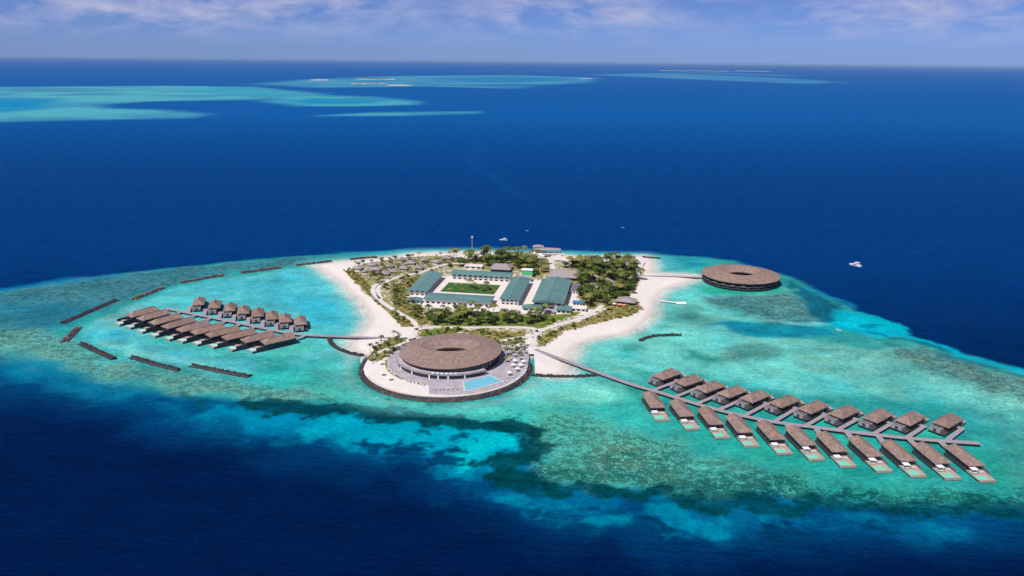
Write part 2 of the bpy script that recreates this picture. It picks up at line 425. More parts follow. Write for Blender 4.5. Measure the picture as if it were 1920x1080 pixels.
# --- reef slope in front, fading into open sea
layer('poly', [(-403.1, 477.6), (-303.8, 430.4), (-230.5, 410.5), (-154.9, 386.0), (-97.7, 363.8), (-51.8, 348.6), (-13.7, 320.5), (22.1, 300.1), (66.9, 291.1), (124.0, 292.1), (182.3, 295.1), (266.6, 300.5), (375.0, 447.3), (166.0, 412.9), (-18.6, 437.5), (-180.0, 545.5), (-402.5, 587.8), (-484.4, 585.1)], (0, 66, 118), 26, 22.0, 40)
layer('poly', [(-436.0, 521.2), (-340.4, 488.7), (-267.1, 451.0), (-191.3, 411.4), (-128.9, 396.1), (-90.7, 382.5), (-48.6, 365.9), (-14.4, 336.8), (10.9, 321.0), (46.6, 310.8), (105.6, 307.7), (166.4, 310.9), (228.3, 314.1), (282.2, 321.7), (352.8, 417.3), (159.1, 393.1), (-18.6, 437.5), (-199.8, 492.6), (-394.5, 575.0), (-484.4, 585.1)], (0, 104, 148), 15, 19.8, 24, 0.95, mott=0.7, mscale=18)
layer('poly', [(-178.5, 426.0), (-164.8, 441.6), (-112.8, 427.6), (-61.5, 421.6), (-17.4, 408.6), (12.7, 396.1), (15.2, 383.7), (-1.7, 360.3), (-23.3, 357.1), (-44.2, 376.4), (-73.9, 384.7), (-116.0, 391.9), (-152.7, 405.5)], (0, 138, 176), 8, 17.6, 18, 0.9, mott=0.35, mscale=16)
layer('poly', [(-119.8, 406.2), (-99.5, 424.3), (-48.7, 418.3), (6.8, 401.2), (8.1, 386.6), (-7.6, 377.2), (-17.9, 357.2), (-28.9, 359.7), (-36.0, 379.5), (-74.2, 386.6), (-104.0, 390.3)], (0, 168, 192), 6, 15.4, 14, 0.85, mott=0.25)
layer('poly', [(-6.9, 347.0), (13.9, 337.4), (41.5, 330.8), (84.9, 321.5), (113.6, 318.5), (139.0, 321.2), (128.8, 306.0), (81.3, 305.2), (42.3, 315.0), (6.0, 323.1), (-14.3, 334.4)], (0, 138, 170), 7, 26, 18, 0.8, mott=0.85, mscale=13)
layer('poly', [(153.4, 320.1), (182.3, 318.9), (205.6, 316.7), (198.1, 307.3), (175.5, 304.8), (154.4, 310.7)], (0, 128, 166), 8, 15.4, 18, 0.7, mott=0.5, mscale=16)
# --- the reef shelf
SHELF = [(-547.4, 632.7), (-486.8, 648.9), (-453.0, 668.2), (-419.2, 692.1), (-372.9, 727.7), (-302.3, 772.1), (-244.8, 797.0), (-182.7, 818.6), (-93.5, 837.4), (23.0, 842.7), (138.6, 832.9), (193.8, 820.8), (234.9, 803.9), (270.1, 741.6), (282.8, 667.2), (294.0, 606.8), (306.9, 562.8), (323.5, 533.9), (351.2, 504.1), (390.3, 468.0), (415.9, 418.8), (353.2, 346.6), (290.8, 333.2), (244.5, 332.3), (188.2, 331.3), (153.4, 332.9), (119.8, 339.5), (95.3, 334.2), (71.2, 342.0), (37.8, 346.3), (22.1, 347.5), (11.8, 360.6), (12.6, 392.9), (0.8, 412.5), (-39.4, 418.5), (-68.6, 427.2), (-114.2, 433.6), (-155.1, 441.8), (-205.9, 446.9), (-244.9, 459.9), (-289.9, 480.7), (-358.9, 518.1), (-421.9, 543.8), (-493.9, 565.5)]
layer('poly', SHELF, (46, 160, 158), 7, 5, 22, 1.0, 0.25)
# rim towards the ocean, left and back
layer('poly', [(-526.9, 641.2), (-449.9, 663.3), (-404.9, 711.1), (-300.7, 767.8), (-222.8, 798.0), (-180.7, 809.2), (-196.5, 781.0), (-266.0, 744.1), (-310.3, 699.9), (-329.5, 656.3), (-350.1, 576.5), (-349.4, 540.3), (-448.2, 537.3)], (66, 136, 152), 9, 13.2, 25, 0.9, 0.62)
layer('line', [(-455.1, 671.6), (-419.4, 701.2), (-371.0, 723.9)], (0, 128, 180), 8, 11.0, 20, 0.8, 0.05, width=5)
layer('poly', [(-428.6, 629.3), (-361.5, 637.8), (-340.8, 632.4), (-342.0, 576.7), (-356.1, 551.7), (-386.8, 562.8)], (20, 118, 148), 16, 17.6, 30, 0.7, 0.35)
layer('poly', [(-184.7, 828.3), (-94.1, 842.5), (28.8, 843.0), (138.2, 830.5), (209.4, 814.4), (190.3, 779.7), (148.3, 788.9), (73.8, 806.2), (-34.8, 825.2), (-178.7, 799.9)], (36, 150, 172), 9, 11.0, 20, 0.85, 0.3)
# left reef flat outside the breakwaters
layer('poly', [(-422.2, 555.6), (-363.1, 563.5), (-326.5, 541.0), (-267.9, 500.4), (-216.5, 480.9), (-168.5, 473.2), (-136.9, 471.4), (-107.2, 461.0), (-116.0, 441.2), (-156.6, 446.5), (-207.9, 451.7), (-247.8, 465.8), (-305.4, 489.6), (-402.8, 527.6)], (96, 170, 160), 10, 15.4, 20, 0.95, 0.62)
layer('poly', [(-358.9, 518.1), (-317.9, 498.9), (-269.2, 467.8), (-230.1, 449.5), (-253.3, 443.3), (-306.2, 466.8), (-334.6, 479.5)], (10, 130, 160), 14, 17.6, 20, 0.8, 0.2)
# front of the terrace
layer('poly', [(-170.2, 478.5), (-142.9, 494.2), (-109.2, 504.9), (-94.3, 463.8), (-64.3, 442.5), (-34.6, 437.1), (0.7, 449.7), (17.8, 471.1), (56.2, 476.6), (84.8, 460.1), (83.1, 411.0), (58.6, 410.4), (31.6, 416.7), (0.8, 421.6), (-40.0, 425.0), (-83.1, 438.2), (-132.5, 454.5)], (56, 188, 178), 9, 13.2, 22, 0.95, 0.18)
layer('poly', [(0.6, 470.7), (18.2, 481.8), (49.8, 482.7), (74.7, 459.8), (52.4, 439.3), (13.6, 438.3)], (116, 214, 200), 14, 13.2, 20, 0.8, 0.0)
layer('poly', [(-140.5, 484.8), (-114.4, 495.0), (-99.1, 468.0), (-117.3, 460.7)], (60, 150, 145), 14, 15.4, 16, 0.7, 0.5)
# inner left lagoon
layer('poly', [(-321.8, 552.8), (-328.5, 574.6), (-320.1, 636.2), (-303.1, 682.4), (-261.4, 730.3), (-212.5, 758.7), (-193.5, 768.0), (-138.9, 655.2), (-113.0, 597.4), (-105.9, 547.8), (-120.8, 525.2), (-142.9, 494.2), (-163.7, 491.7), (-170.8, 480.3), (-213.9, 492.2), (-260.8, 508.6), (-294.1, 530.8)], (82, 190, 196), 8, 11.0, 25, 1.0, 0.06)
layer('poly', [(-299.6, 674.0), (-248.2, 721.1), (-208.2, 742.4), (-144.8, 639.3), (-131.6, 596.7), (-169.6, 595.5), (-248.7, 651.2)], (74, 190, 204), 14, 13.2, 30, 0.9, 0.1)
layer('poly', [(-186.9, 661.5), (-157.3, 654.5), (-125.8, 610.7), (-127.6, 577.3), (-159.5, 589.2)], (52, 182, 202), 12, 13.2, 25, 0.9, 0.0)
layer('poly', [(-300.7, 555.8), (-296.3, 563.2), (-284.7, 559.9), (-287.0, 548.0)], (50, 170, 200), 9, 8.8, 16, 0.8, 0.0)
layer('poly', [(-272.8, 542.7), (-200.3, 514.4), (-167.8, 505.2), (-150.8, 524.3), (-125.4, 547.2), (-156.6, 546.2), (-180.8, 523.4), (-264.9, 560.5)], (70, 188, 178), 10, 11.0, 22, 0.9, 0.08)
layer('poly', [(-303.5, 541.7), (-265.2, 526.2), (-199.8, 492.6), (-175.4, 483.9), (-206.1, 490.5), (-262.7, 512.6)], (120, 208, 200), 7, 8.8, 20, 0.8, 0.0)
layer('poly', [(-324.1, 590.4), (-314.3, 633.3), (-302.2, 626.3), (-308.3, 575.3)], (110, 165, 165), 10, 11.0, 18, 0.7, 0.2)
layer('poly', [(-176.9, 511.0), (-146.5, 507.8), (-142.9, 494.2), (-164.3, 493.6)], (40, 160, 155), 6, 11.0, 14, 0.6, 0.35)
# right lagoon
layer('poly', [(40.2, 529.9), (56.0, 552.7), (98.6, 572.0), (122.4, 633.6), (138.6, 690.4), (182.6, 722.8), (254.3, 694.7), (216.4, 557.6), (249.4, 505.1), (249.8, 460.2), (181.9, 458.5), (122.1, 492.0), (84.1, 477.3), (61.2, 490.4)], (104, 206, 196), 12, 15.4, 30, 0.95, 0.15)
layer('poly', [(169.5, 709.3), (252.3, 703.4), (247.8, 682.4), (199.8, 674.0), (169.3, 686.3)], (0, 158, 128), 7, 6.6, 15, 0.8, 0.0)  # green shading below the round pavilion, painted into the water
layer('poly', [(118.0, 626.1), (154.9, 642.2), (168.7, 606.7), (181.2, 574.6), (153.1, 577.4), (124.7, 602.5)], (70, 152, 144), 12, 15.4, 20, 0.85, 0.4)
layer('poly', [(120.4, 537.7), (145.1, 527.6), (190.4, 551.1), (195.0, 529.1), (171.8, 514.9), (140.0, 507.0)], (72, 152, 146), 11, 15.4, 20, 0.85, 0.42)
layer('poly', [(171.4, 674.6), (252.6, 689.4), (280.9, 662.3), (265.0, 609.9), (220.0, 592.4), (194.5, 621.5), (173.2, 642.9)], (82, 148, 150), 10, 13.2, 20, 0.95, 0.62)
layer('poly', [(260.4, 712.8), (282.8, 667.2), (259.6, 596.3), (251.9, 604.0), (255.3, 669.4)], (10, 104, 128), 7, 11.0, 14, 0.85, 0.3)
layer('poly', [(149.2, 596.6), (189.0, 601.9), (235.3, 587.7), (249.3, 580.5), (218.9, 564.8), (178.8, 566.0)], (20, 148, 168), 9, 13.2, 16, 0.85, 0.1)
layer('poly', [(118.5, 591.7), (160.0, 606.4), (163.0, 601.1), (184.1, 556.6), (168.0, 556.2)], (110, 205, 196), 10, 11.0, 18, 0.6, 0.0)
layer('poly', [(208.3, 557.4), (270.6, 553.5), (293.9, 506.4), (330.4, 470.7), (363.6, 431.9), (324.2, 378.5), (288.0, 402.4), (275.1, 444.8), (237.0, 477.0), (197.6, 503.7)], (104, 192, 182), 12, 15.4, 24, 0.95, 0.42)
layer('poly', [(268.1, 547.7), (304.0, 548.8), (331.2, 507.4), (364.4, 480.3), (341.6, 446.5), (311.4, 461.8), (288.9, 496.6)], (102, 156, 150), 10, 15.4, 20, 0.85, 0.68)
layer('line', [(249.8, 523.3), (276.6, 542.4)], (120, 204, 194), 5, 4.4, 10, 0.7, 0.0, width=2)
layer('poly', [(187.0, 493.8), (210.6, 480.7), (239.9, 453.4), (212.4, 451.1), (190.2, 462.8)], (90, 200, 190), 9, 11.0, 20, 0.7, 0.0)
layer('poly', [(197.0, 463.0), (227.6, 455.5), (238.4, 436.2), (209.1, 443.2)], (20, 138, 142), 8, 11.0, 20, 0.6, 0.0)
layer('poly', [(158.7, 600.9), (199.2, 607.7), (229.5, 595.3), (252.3, 588.2), (249.4, 575.5), (209.9, 562.2), (179.5, 568.4)], (14, 140, 160), 6, 10, 16, 0.85, 0.1)
layer('line', [(167.1, 617.8), (202.8, 605.1), (247.7, 598.5)], (120, 206, 196), 5, 8, 14, 0.8, 0.0, width=2)
layer('line', [(164.7, 590.6), (175.4, 568.3), (182.4, 550.8)], (110, 204, 196), 5, 8, 14, 0.7, 0.0, width=3)
layer('line', [(135.9, 555.2), (171.2, 539.2), (213.1, 526.4), (249.4, 505.1), (272.2, 477.9)], (104, 200, 190), 9, 12, 24, 0.6, 0.1, width=5)
layer('poly', [(118.8, 630.5), (149.3, 637.5), (163.3, 620.5), (145.8, 600.5), (120.9, 605.1)], (66, 146, 138), 7, 10, 16, 0.85, 0.45)
layer('poly', [(121.3, 532.3), (131.9, 537.0), (143.3, 520.2), (136.6, 507.9), (123.5, 515.6)], (30, 140, 132), 6, 10, 14, 0.8, 0.3)
layer('poly', [(149.1, 544.1), (184.1, 556.6), (194.7, 539.9), (181.2, 521.3), (153.5, 516.4)], (80, 150, 142), 7, 10, 16, 0.85, 0.5)
layer('poly', [(78.4, 542.0), (95.0, 548.2), (89.7, 526.0), (77.8, 522.5)], (40, 165, 158), 8, 8, 14, 0.7, 0.15)
layer('poly', [(80.4, 500.4), (92.4, 496.0), (98.1, 477.7), (84.5, 480.0)], (24, 150, 138), 7, 8, 14, 0.75, 0.1)
layer('poly', [(261.6, 731.6), (274.2, 695.4), (278.7, 639.0), (258.6, 593.6), (246.6, 601.1), (254.4, 653.4)], (14, 100, 122), 5, 9, 14, 0.85, 0.3)
layer('poly', [(247.8, 576.7), (276.4, 566.6), (294.8, 554.2), (265.6, 542.0), (238.4, 552.5)], (40, 150, 150), 8, 9, 16, 0.8, 0.3)
# villa field and reef flat below it
layer('poly', [(79.3, 468.4), (110.9, 440.7), (166.0, 412.9), (221.5, 400.9), (258.2, 392.2), (256.9, 365.7), (248.3, 347.0), (211.1, 351.4), (146.9, 358.0), (120.4, 380.0), (81.2, 417.9)], (36, 168, 156), 14, 15.4, 25, 0.9, 0.12)
layer('poly', [(99.1, 464.7), (141.4, 433.9), (196.9, 413.7), (244.9, 400.1), (243.7, 409.3), (199.8, 420.7), (150.1, 441.7), (113.7, 469.3)], (46, 190, 170), 8, 8.8, 20, 0.85, 0.0)
layer('poly', [(288.4, 445.1), (342.7, 403.6), (296.2, 340.5), (250.5, 342.1), (258.1, 377.1)], (60, 156, 150), 14, 15.4, 24, 0.8, 0.35)
layer('poly', [(13.4, 427.0), (44.3, 420.5), (80.0, 410.9), (106.1, 379.7), (126.8, 363.0), (160.2, 350.4), (144.9, 337.6), (120.5, 342.0), (96.5, 339.0), (63.8, 344.8), (32.7, 348.8), (17.2, 358.0), (14.0, 389.8)], (76, 174, 158), 10, 15.4, 20, 0.95, 0.64)
layer('poly', [(37.3, 372.3), (65.0, 391.0), (80.4, 379.1), (81.8, 356.6), (59.8, 353.5), (41.3, 355.8)], (96, 178, 160), 9, 13.2, 14, 0.7, 0.85)
layer('poly', [(125.1, 357.5), (170.9, 350.6), (221.7, 346.5), (246.8, 344.5), (241.4, 335.6), (189.8, 334.6), (139.7, 337.5)], (40, 160, 148), 8, 13.2, 18, 0.85, 0.3)
# bright sand patch on the right rim and the pale outer line
layer('poly', [(271.8, 638.8), (295.6, 630.7), (309.6, 603.2), (308.8, 574.9), (284.6, 566.9), (266.1, 581.0), (254.1, 590.8)], (0, 182, 202), 4, 8.8, 10, 0.95, 0.0)
layer('poly', [(277.0, 602.1), (295.3, 600.1), (286.3, 589.3), (275.2, 592.8)], (0, 120, 150), 3, 6.6, 10, 0.8, 0.1)
layer('line', [(273.0, 698.9), (287.6, 667.3), (294.0, 648.6)], (10, 140, 180), 5, 6.6, 14, 0.8, 0.0, width=3)
layer('line', [(296.7, 584.5), (306.0, 567.5), (317.2, 551.5), (325.1, 529.7), (334.5, 519.6), (349.9, 502.1), (377.2, 473.7)], (0, 168, 198), 3, 5, 14, 1.0, 0.0, width=3.6)
layer('line', [(280.7, 576.5), (298.8, 562.5), (312.5, 542.3), (324.5, 515.2), (345.1, 494.4), (369.8, 463.3)], (10, 104, 118), 5, 8.8, 14, 0.8, 0.3, width=3)
layer('poly', [(-25.6, 376.8), (-24.7, 388.9), (-18.4, 398.6), (-6.7, 404.8), (4.4, 399.2), (8.4, 388.4), (1.5, 380.9), (-8.3, 383.1), (-14.4, 370.1), (-22.8, 357.7), (-27.1, 365.3)], (0, 190, 204), 3.5, 6, 9, 0.88, 0.0)
layer('poly', [(-76.4, 399.3), (-60.6, 414.5), (-35.5, 408.2), (-17.1, 403.3), (-28.3, 391.4), (-45.5, 388.5), (-62.7, 386.8)], (0, 166, 190), 5, 12, 12, 0.7, mott=0.4, mscale=8)
# uneven sand, rubble and weed all over the shelf
sh = np.nonzero((X > -440) & (X < 420) & (Y > 290) & (Y < 900))[0]
xs_, ys_ = X[sh], Y[sh]
ins = sstep(4, -10, sdist(SHELF, xs_, ys_))
f1 = fbm(xs_/46, ys_/30, 31, 5); f2 = fbm(xs_/15, ys_/10, 37, 4); f3 = fbm(xs_/5.5, ys_/4.5, 41, 3)
tone = 1.04 + ins*(0.5*f1 + 0.45*f2 + 0.35*f3)
warm = 1.08 + ins*(0.7*fbm(xs_/26, ys_/18, 53, 4) + 0.4*f3)
C[sh] *= np.clip(tone, 0.45, 1.6)[:, None]
C[sh, 0] *= np.clip(warm, 0.4, 1.9)
C[sh, 2] *= np.clip(1 - 0.35*(warm - 1), 0.7, 1.3)
# --- dark coral belt along the drop-off and coral heads
layer('line', [(17.1, 355.3), (38.3, 352.5), (62.2, 352.0), (80.3, 348.7), (97.6, 344.0), (121.3, 344.5), (155.3, 337.8), (190.4, 336.0), (241.4, 335.6)], None, 8, 14, 14, 1.0, 0.8, width=9)
layer('line', [(-158.9, 453.8), (-103.8, 444.7), (-63.5, 436.4), (-18.2, 428.5), (7.0, 419.6)], None, 8, 14, 14, 1.0, 0.62, width=7)
BELT = (0, 72, 80)
layer('line', [(-205.9, 446.9), (-180.9, 441.2), (-157.4, 438.6), (-133.7, 434.6)], (10, 88, 104), 5, 15, 13, 0.7, 0.5, width=5, mott=0.5, mscale=9)
layer('line', [(-157.1, 437.9), (-137.8, 434.5), (-112.9, 430.6), (-88.5, 427.5), (-72.9, 424.9)], BELT, 2.5, 15, 13, 0.95, 0.5, width=9.5, mott=0.15, mscale=9)
layer('line', [(-69.4, 422.1), (-55.0, 418.9), (-40.1, 415.7), (-16.9, 412.8), (0.5, 408.4), (10.4, 400.0), (13.0, 386.7)], BELT, 2.0, 13, 11, 0.97, 0.5, width=8.5, mott=0.1, mscale=7)
layer('poly', [(-20.8, 361.0), (-9.1, 381.9), (13.3, 384.8), (9.3, 368.9), (16.4, 350.0), (26.6, 344.1), (26.7, 337.2), (7.5, 340.7), (-1.5, 334.7), (-9.2, 353.7)], BELT, 2, 15, 11, 0.97, 0.5, mott=0.1, mscale=6)
layer('line', [(1.0, 352.3), (15.1, 343.8), (29.0, 341.1), (43.0, 340.4), (60.5, 339.8), (77.5, 337.2), (90.2, 331.7), (104.4, 333.9), (119.7, 333.2), (124.8, 327.7), (138.9, 329.4), (151.7, 327.3), (169.3, 328.6), (181.9, 326.5), (196.0, 327.7), (219.0, 326.3), (245.0, 329.1), (288.3, 329.9)], BELT, 2.2, 16, 12, 0.94, 0.5, width=7, mott=0.3, mscale=7)
for bx, by, br in [(-76.2, 381.6, 6), (-61.8, 380.8, 5), (-47.7, 381.7, 4.5), (-33.0, 369.7, 8), (-42.6, 361.6, 4), (-61.5, 369.0, 3), (-31.8, 379.6, 6), (-99.5, 424.3, 3), (-117.6, 421.7, 3), (-79.5, 417.6, 3), (-72.6, 412.8, 2.5), (-28.5, 393.9, 3), (-49.7, 399.9, 3), (68.3, 311.2, 5), (40.8, 323.8, 3), (-26.8, 331.8, 4), (-19.5, 336.7, 3), (13.3, 318.8, 4), (121.0, 303.9, 7), (121.8, 310.1, 6), (166.1, 310.0, 4), (90.6, 324.8, 3)]:
    pp = [(bx + br*1.4*math.cos(a*0.785), by + br*math.sin(a*0.785)) for a in range(8)]
    layer('poly', pp, (0, 66, 88) if by > 395 else (0, 58, 98), 2.0, 12, 8, 0.88, 0.4, seed=int(bx) % 9)
# --- paling towards the beaches
near = np.nonzero((X > -340) & (X < 330) & (Y > 420) & (Y < 905))[0]
sdn = sdist(SHORE, X[near] + 6*fbm(X[near]/25, Y[near]/25, 2), Y[near] + 6*fbm(X[near]/25, Y[near]/25, 8))
tc = np.hypot(X[near] - TC[0], Y[near] - TC[1])
keep = sstep(TR + 2, TR + 18, tc)
keep = np.maximum(keep, sstep(510, 525, Y[near]))
a1 = (sstep(34, 4, sdn)*0.55*keep)[:, None]; a2 = (sstep(15, -1, sdn)*0.9*keep)[:, None]
C[near] = C[near]*(1-a1) + np.array(lin((110, 208, 204)))*a1
C[near] = C[near]*(1-a2) + np.array(lin((226, 222, 210)))*a2
COR[near] *= 1 - np.clip(a1[:, 0]*1.6, 0, 1)
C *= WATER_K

me = bpy.data.meshes.new('sea')
nv = X.size
me.vertices.add(nv)
co = np.zeros((nv, 3), np.float32); co[:, 0] = X; co[:, 1] = Y
me.vertices.foreach_set('co', co.ravel())
ii = (np.arange(NY - 1)[:, None]*NX + np.arange(NX - 1)[None, :]).ravel()
quads = np.stack([ii, ii + 1, ii + NX + 1, ii + NX], 1).astype(np.int32)
nq = len(quads)
me.loops.add(nq*4); me.polygons.add(nq)
me.loops.foreach_set('vertex_index', quads.ravel())
me.polygons.foreach_set('loop_start', np.arange(0, nq*4, 4, dtype=np.int32))
me.polygons.foreach_set('loop_total', np.full(nq, 4, np.int32))
me.update()
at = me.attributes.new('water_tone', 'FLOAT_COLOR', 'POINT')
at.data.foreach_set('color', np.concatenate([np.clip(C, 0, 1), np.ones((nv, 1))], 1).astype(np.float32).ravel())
at = me.attributes.new('coral', 'FLOAT', 'POINT')
at.data.foreach_set('value', np.clip(COR, 0, 1).astype(np.float32))

def sea_material():
    m = bpy.data.materials.new('sea_water'); m.use_nodes = True
    nt = m.node_tree; n = nt.nodes; l = nt.links
    b = n['Principled BSDF']
    b.inputs['Roughness'].default_value = 0.22
    b.inputs['IOR'].default_value = 1.33
    b.inputs['Specular IOR Level'].default_value = 0.0
    geo = n.new('ShaderNodeNewGeometry')
    ca = n.new('ShaderNodeAttribute'); ca.attribute_name = 'water_tone'
    cr = n.new('ShaderNodeAttribute'); cr.attribute_name = 'coral'
    def noise(scale, detail, rough=0.6, stretch=None, dist=0.0):
        t = n.new('ShaderNodeTexNoise'); t.inputs['Scale'].default_value = scale; t.inputs['Detail'].default_value = detail
        t.inputs['Roughness'].default_value = rough; t.inputs['Distortion'].default_value = dist
        if stretch:
            mp = n.new('ShaderNodeMapping'); mp.inputs['Scale'].default_value = stretch[0]; mp.inputs['Rotation'].default_value = (0, 0, stretch[1])
            l.new(geo.outputs['Position'], mp.inputs[0]); l.new(mp.outputs[0], t.inputs['Vector'])
        else:
            l.new(geo.outputs['Position'], t.inputs['Vector'])
        return t
    def math_(op, a, bb=None, cc=None, clamp=False):
        q = n.new('ShaderNodeMath'); q.operation = op; q.use_clamp = clamp
        for k, v in enumerate((a, bb, cc)):
            if v is None: continue
            if isinstance(v, (int, float)): q.inputs[k].default_value = v
            else: l.new(v, q.inputs[k])
        return q.outputs[0]
    def mrange(v, a, bb, c0=0.0, c1=1.0):
        q = n.new('ShaderNodeMapRange'); q.interpolation_type = 'SMOOTHSTEP'
        for k, w in enumerate((v, a, bb, c0, c1)):
            if isinstance(w, (int, float)): q.inputs[k].default_value = w
            else: l.new(w, q.inputs[k])
        return q.outputs[0]
    # coral heads and rubble on the reef flat
    n1 = noise(0.21, 5, 0.72)
    n2 = noise(0.75, 3, 0.6)
    thr = math_('MULTIPLY_ADD', cr.outputs['Fac'], -0.24, 0.635)
    mix_n = math_('ADD', math_('MULTIPLY', n1.outputs['Fac'], 0.6), math_('MULTIPLY', n2.outputs['Fac'], 0.4))
    mask = mrange(math_('SUBTRACT', mix_n, thr), -0.02, 0.05)
    mask = math_('MULTIPLY', mask, math_('MULTIPLY', cr.outputs['Fac'], 1.25, clamp=True))
    n3 = noise(0.05, 3)
    cc = n.new('ShaderNodeMix'); cc.data_type = 'RGBA'
    cc.inputs[6].default_value = (0.22, 0.32, 0.34, 1); cc.inputs[7].default_value = (0.62, 0.42, 0.40, 1)
    l.new(mrange(n3.outputs['Fac'], 0.45, 0.62), cc.inputs[0])
    mu = n.new('ShaderNodeMix'); mu.data_type = 'RGBA'; mu.blend_type = 'MULTIPLY'
    l.new(mask, mu.inputs[0]); l.new(ca.outputs['Color'], mu.inputs[6]); l.new(cc.outputs[2], mu.inputs[7])
    # slight uneven tone; the finer noise paints ripple light and shade into colour
    n4 = noise(0.045, 6, 0.65, ((1, 1.2, 1), 0.2))
    v = mrange(n4.outputs['Fac'], 0.3, 0.7, 0.86, 1.14)
    n6 = noise(0.42, 5, 0.72, ((0.85, 1.1, 1), 0.4))
    v = math_('MULTIPLY', v, mrange(n6.outputs['Fac'], 0.3, 0.7, 0.74, 1.28))
    mv = n.new('ShaderNodeMix'); mv.data_type = 'RGBA'; mv.blend_type = 'MULTIPLY'; mv.inputs[0].default_value = 1
    l.new(mu.outputs[2], mv.inputs[6]); l.new(v, mv.inputs[7])
    l.new(mv.outputs[2], b.inputs['Base Color'])
    # wind waves
    w1 = noise(0.16, 4, 0.6, ((0.55, 1.6, 1), 0.25), 0.3)
    bp = n.new('ShaderNodeBump'); bp.inputs['Strength'].default_value = 0.8; bp.inputs['Distance'].default_value = 3.6
    sp = n.new('ShaderNodeSeparateColor'); l.new(ca.outputs['Color'], sp.inputs[0])
    l.new(mrange(sp.outputs[1], 0.02, 0.16, 4.6, 0.7), bp.inputs['Distance'])
    l.new(w1.outputs['Fac'], bp.inputs['Height'])
    l.new(bp.outputs[0], b.inputs['Normal'])
    return m
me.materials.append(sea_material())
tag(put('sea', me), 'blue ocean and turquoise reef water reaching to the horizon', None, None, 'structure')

# ------------------------------------------------------------------ island ground
xs = np.arange(-215, 190, 2.2); ys = np.arange(430, 905, 2.2)
IX, IY = np.meshgrid(xs, ys); IX = IX.ravel(); IY = IY.ravel()
sd = sdist(SHORE, IX, IY)
sdw = sd + 2.0*fbm(IX/12, IY/12, 4)
h = GZ*sstep(0, 26, -sdw)**0.8
h = np.where(sdw > 0, -0.06*sdw, h)
tr = np.hypot(IX - TC[0], IY - TC[1])
h = np.where(tr < TR - 1.5, GZ, h)
h = np.where((tr >= TR - 1.5) & (IY < 520) & (sd > -30) & (IX < 14) & (IX > -102), np.maximum(-1.5, GZ - (tr - TR + 1.5)*1.6), h)
h = h + 0.10*fbm(IX/6, IY/6, 6)*(h > 0.4)*(tr > TR)
VEG = np.zeros(IX.size); GRS = np.zeros(IX.size)
def veg(pts, v, feather=3.0, arr=None, warp=3.0):
    a = VEG if arr is None else arr
    d = sdist(pts, IX + 2*warp*fbm(IX/9, IY/9, 3), IY + 2*warp*fbm(IX/9, IY/9, 13))
    q = sstep(feather, -feather, d)
    a[:] = a*(1-q) + v*q
Z = {}
Z['left_strip'] = [(-166.0, 747.5), (-154.9, 741.8), (-125.1, 682.9), (-102.9, 632.0), (-83.4, 592.9), (-75.6, 577.5), (-85.5, 577.2), (-96.4, 603.4), (-119.4, 649.9), (-143.8, 700.0)]
Z['villas'] = [(-159.2, 758.2), (-141.9, 780.6), (-101.3, 805.3), (-62.5, 811.8), (-58.8, 762.4), (-82.7, 736.7), (-98.7, 701.7), (-111.8, 674.8), (-126.6, 691.7), (-143.1, 728.3)]
Z['west'] = [(-108.3, 683.6), (-87.0, 728.6), (-92.9, 675.5), (-92.0, 650.9), (-77.0, 632.9), (-73.2, 606.9), (-63.2, 593.6), (-70.1, 580.3), (-77.0, 585.2), (-97.8, 627.7)]
Z['grove'] = [(-69.1, 601.5), (-56.2, 610.3), (-12.8, 611.8), (11.0, 607.0), (44.3, 608.1), (34.3, 596.8), (10.7, 580.3), (-24.5, 579.2), (-59.7, 579.3)]
Z['front_lawn'] = [(-23.2, 597.6), (17.3, 599.0), (44.7, 613.7), (62.3, 625.9), (38.4, 594.3), (20.1, 575.5), (0.3, 580.0), (-24.5, 579.2)]
Z['belt_right'] = [(20.3, 556.0), (42.0, 583.9), (70.1, 614.6), (86.1, 638.6), (108.4, 648.7), (109.2, 630.4), (95.6, 609.8), (67.6, 590.0), (41.0, 568.7), (23.6, 535.5), (17.4, 535.3)]
Z['right_forest'] = [(58.5, 726.7), (78.7, 751.4), (123.4, 770.0), (129.9, 749.4), (115.8, 700.9), (103.8, 661.2), (85.7, 635.6), (62.3, 625.9), (58.1, 656.3), (57.3, 689.8)]
Z['back_right'] = [(46.9, 766.8), (76.0, 781.0), (127.4, 796.7), (134.2, 783.5), (127.5, 761.7), (78.3, 747.3), (65.8, 755.0)]
Z['back'] = [(-60.4, 784.1), (-22.9, 808.7), (22.1, 806.0), (38.6, 797.4), (36.4, 745.6), (20.2, 725.1), (-0.2, 764.8), (-21.2, 751.4), (-59.1, 766.6)]
Z['oval'] = [(-40.0, 563.7), (-24.2, 571.6), (10.5, 565.3), (10.2, 548.7), (2.4, 539.3), (-7.3, 534.6), (-23.6, 557.0)]
Z['oval_left'] = [(-68.4, 565.3), (-52.9, 573.2), (-32.4, 571.3), (-43.9, 561.2), (-63.1, 553.4), (-73.1, 538.2), (-79.3, 541.3)]
Z['terrace_left'] = [(-99.9, 523.1), (-93.3, 543.2), (-85.2, 555.1), (-73.0, 543.8), (-79.3, 527.0), (-85.5, 513.1), (-93.4, 498.8), (-98.8, 508.6)]
Z['terrace_right'] = [(-5.7, 532.4), (10.1, 537.3), (10.9, 511.8), (5.9, 495.8), (-3.1, 497.5), (-6.2, 515.4)]
veg([(-150.3, 734.0), (-129.3, 770.2), (-89.1, 796.5), (-56.2, 802.6), (38.6, 797.4), (126.0, 787.6), (125.6, 749.2), (110.7, 683.1), (70.5, 618.9), (37.7, 581.2), (18.1, 546.6), (12.5, 564.2), (-40.2, 566.2), (-70.6, 549.7), (-76.0, 577.5), (-98.9, 620.3), (-128.3, 674.2)], 0.52, 4.0)
